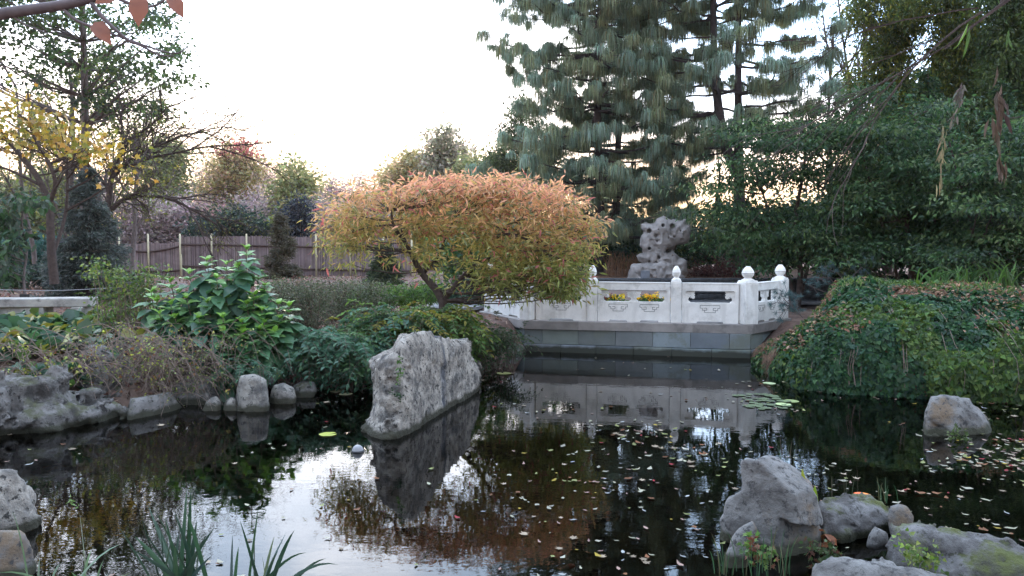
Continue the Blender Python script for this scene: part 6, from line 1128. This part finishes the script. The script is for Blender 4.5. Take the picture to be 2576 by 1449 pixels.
for i, q in enumerate(vis[:300]):
    k = rr.choice(len(KIND), p=WT); j = rr.integers(0, 3); me = base_me[k*3+j][1]; o = bpy.data.objects.new('fallen_leaf', me); sc.collection.objects.link(o); o.location = (q[2], q[3], .003+.0004*(i % 5)); o.rotation_euler = (0, 0, rr.uniform(0, 6.283)); s = rr.uniform(.35, .85)*(1.5 if rr.random() < .12 else 1); o.scale = (s, s, s)
    tag(o, KIND[k][4], 'fallen leaf', 'floating '+['slender pale yellow leaves', 'oval cream leaves', 'tan maple leaves', 'slender pinkish leaves', 'oval yellow-green leaves', 'crimson leaves', 'golden-yellow leaves', 'silvery-white leaves', 'brown leaves'][k])
parts = []
for q in vis[300:]+rest0:
    k = rr.choice(len(KIND), p=WT); _, _, v, f, c = base_me[k*3+rr.integers(0, 3)]; a = rr.uniform(0, 6.28); s = rr.uniform(.5, 1.1); R2 = np.array([[math.cos(a), -math.sin(a), 0], [math.sin(a), math.cos(a), 0], [0, 0, 1]]); parts.append(((v*s)@R2.T+[q[2], q[3], .003], f, c))
v, f, c = merge(parts); tag(mesh_obj('floating_leaves', v, f, FLOATL, None, c, smooth=True), 'scatter of small fallen leaves on the far water', 'fallen leaves', kind='stuff')
# leaf litter on the ground by the shore, the beds and the terrace corner
rr = np.random.default_rng(281); n = 26000; Yl = 9+rr.random(n)**1.5*32; X_ = rr.uniform(-1, .85, n)*Yl*.72; d = polysdf(POLY, X_, Yl); td = polysdf(TERR, X_, Yl); keep = (d > .05) & (td > .25) & ((X_ < 1) | (Yl > 24)); X_, Yl = X_[keep], Yl[keep]; n = len(X_)
P = np.stack([X_, Yl, ground_h(X_, Yl)+rr.uniform(.01, .05, n)], -1); L_ = rr.uniform(.06, .13, n)*(1+Yl*.012); v, f, c = inst('kite', P, rdir(rr, n, 0, .3), rdir(rr, n, 1.5, .6), L_, L_*.6, pick(rr, [(.24, .14, .11), (.17, .09, .07), (.32, .21, .16), (.13, .07, .05)], n, .25))
tag(mesh_obj('leaf_litter', v, f, DRY, None, c), 'brown fallen leaves covering the beds behind the left bank', 'fallen leaves', kind='stuff')
# ================================================================ OVERHANGING BRANCHES
OB = thing('overhanging_branch', at(0, 40, 2.6), 'near branch with a few rusty brown leaves across the top left corner', 'branch')
tp = lambda L_, Y=2.6: spline([at(x, y, Y) for x, y in L_], 12)
rr = np.random.default_rng(291); Lb = [(tp([(-60, 52), (0, 36), (70, 25), (150, 14), (235, -6), (300, -40)]), np.linspace(.02, .014, 12)), (tp([(225, 0), (260, 45), (320, 100), (350, 112), (400, 138), (440, 140)]), np.linspace(.008, .002, 12)), (tp([(330, 102), (380, 120), (440, 135), (470, 120), (482, 118)]), np.linspace(.004, .0012, 12)), (tp([(280, -10), (330, 10), (350, 20), (400, 10), (430, -20)]), np.linspace(.006, .003, 12)), (tp([(150, 14), (190, 50), (240, 70), (300, 92), (340, 108)]), np.linspace(.006, .003, 12)), (tp([(20, 30), (60, 60), (110, 80), (150, 100)]), np.linspace(.004, .001, 12)), (tp([(395, 136), (410, 158), (432, 172), (445, 170)]), np.linspace(.002, .001, 12))]
v, f = tubes(Lb, 8); mesh_obj('branch', v, f, BRANCH, OB, smooth=True)
for (x0, y0, x1, y1, w) in ((238, 56, 274, 104, .055), (352, -10, 346, 58, .062), (428, -12, 458, 36, .05), (290, -14, 240, 4, .05), (540, -60, 560, -30, .05)):
    a = at(x0, y0, 2.55); b = at(x1, y1, 2.5); L_ = np.linalg.norm(b-a); v, f, c = inst('oval', a[None], (b-a)[None], np.array([[.3, -1., .2]]), L_, w, np.array([[.19, .08, .055]])); o_ = mesh_obj('leaf', v, f, LEAF, OB, c, smooth=True)
    v, f = tubes([(np.array([a-(b-a)*.35+[0, .02, 0], a-(b-a)*.15+[.004, .01, 0], a]), np.array([.0012, .001, .001]))], 4); mesh_obj('petiole', v, f, BRANCH, o_)
BB = thing('bare_branch', at(2576, -60, 6), 'long bare branching limb reaching in from the top right corner', 'branch'); rr = np.random.default_rng(292); out, tips = [], []
P0 = [(at(2620, -60, 6), at(2480, 25, 6)-at(2620, -60, 6), .9, .035), (at(2470, 30, 6), at(2200, 170, 6)-at(2470, 30, 6), 1.3, .016), (at(2450, 60, 6), at(2050, 330, 6)-at(2450, 60, 6), 1.7, .012), (at(2460, 20, 6), at(2200, 30, 6)-at(2460, 20, 6), 1.3, .012), (at(2350, 100, 6), at(2050, 160, 6)-at(2350, 100, 6), 1.1, .009), (at(2250, 180, 6), at(1980, 420, 6)-at(2250, 180, 6), 1.2, .008), (at(2520, 10, 6), at(2540, -200, 6)-at(2520, 10, 6), .8, .02)]
for p0, d0, l_, r_ in P0: branches(rr, p0, d0, l_, r_, (2 if r_ > .011 else 1) if r_ < .03 else 0, 5, .32, -.012, 8, .07, out, tips, .5)
v, f = tubes([(q[0], np.maximum(q[1]*.7, .0016)) for q in out], 4); mesh_obj('twigs', v, f, BARK, BB)
for (x0, y0, x1, y1, w, col, nm) in ((2505, 170, 2515, 440, .06, (.09, .065, .05), 'withered_strand'), (2420, 200, 2395, 320, .035, (.12, .105, .09), 'withered_strand'), (2440, 60, 2425, 150, .05, (.08, .14, .04), 'green_leaf'), (2375, 300, 2360, 480, .02, (.2, .17, .1), 'withered_strand'), (2530, 80, 2520, 130, .04, (.07, .12, .04), 'green_leaf')):
    a = at(x0, y0, 5.6); b = at(x1, y1, 5.6); n = 26 if nm[0] == 'w' else 2; tq = rr.random((n, 1)); P = a+(b-a)*tq*.9+rr.normal(size=(n, 3))*w*.35; Dn = nrm(np.tile((b-a), (n, 1))+rr.normal(size=(n, 3))*.25*np.linalg.norm(b-a)); L_ = (np.linalg.norm(b-a)*.22 if nm[0] == 'w' else np.linalg.norm(b-a)*.9)
    if nm[0] != 'w': P = np.repeat(a[None], n, 0)+rr.normal(size=(n, 3))*.01
    v, f, c = inst('lance', P, Dn, rr.normal(size=(n, 3))+[0, -1, 0], L_, w*.5, pick(rr, [col], n, .2)); mesh_obj(nm, v, f, DRY if nm[0] == 'w' else LEAF, BB, c)

# ================================================================ AIR
mb = MB(); mb.box((0, 60, 14), (420, 300, 32)); m, t, o = newmat('haze_air'); pv = N(t, 'ShaderNodeVolumePrincipled'); pv.inputs['Color'].default_value = (.95, .9, .92, 1); pv.inputs['Density'].default_value = HAZE; pv.inputs['Anisotropy'].default_value = .45; t.links.new(pv.outputs[0], o.inputs['Volume'])
tag(mb.build('haze', m), kind='stuff')
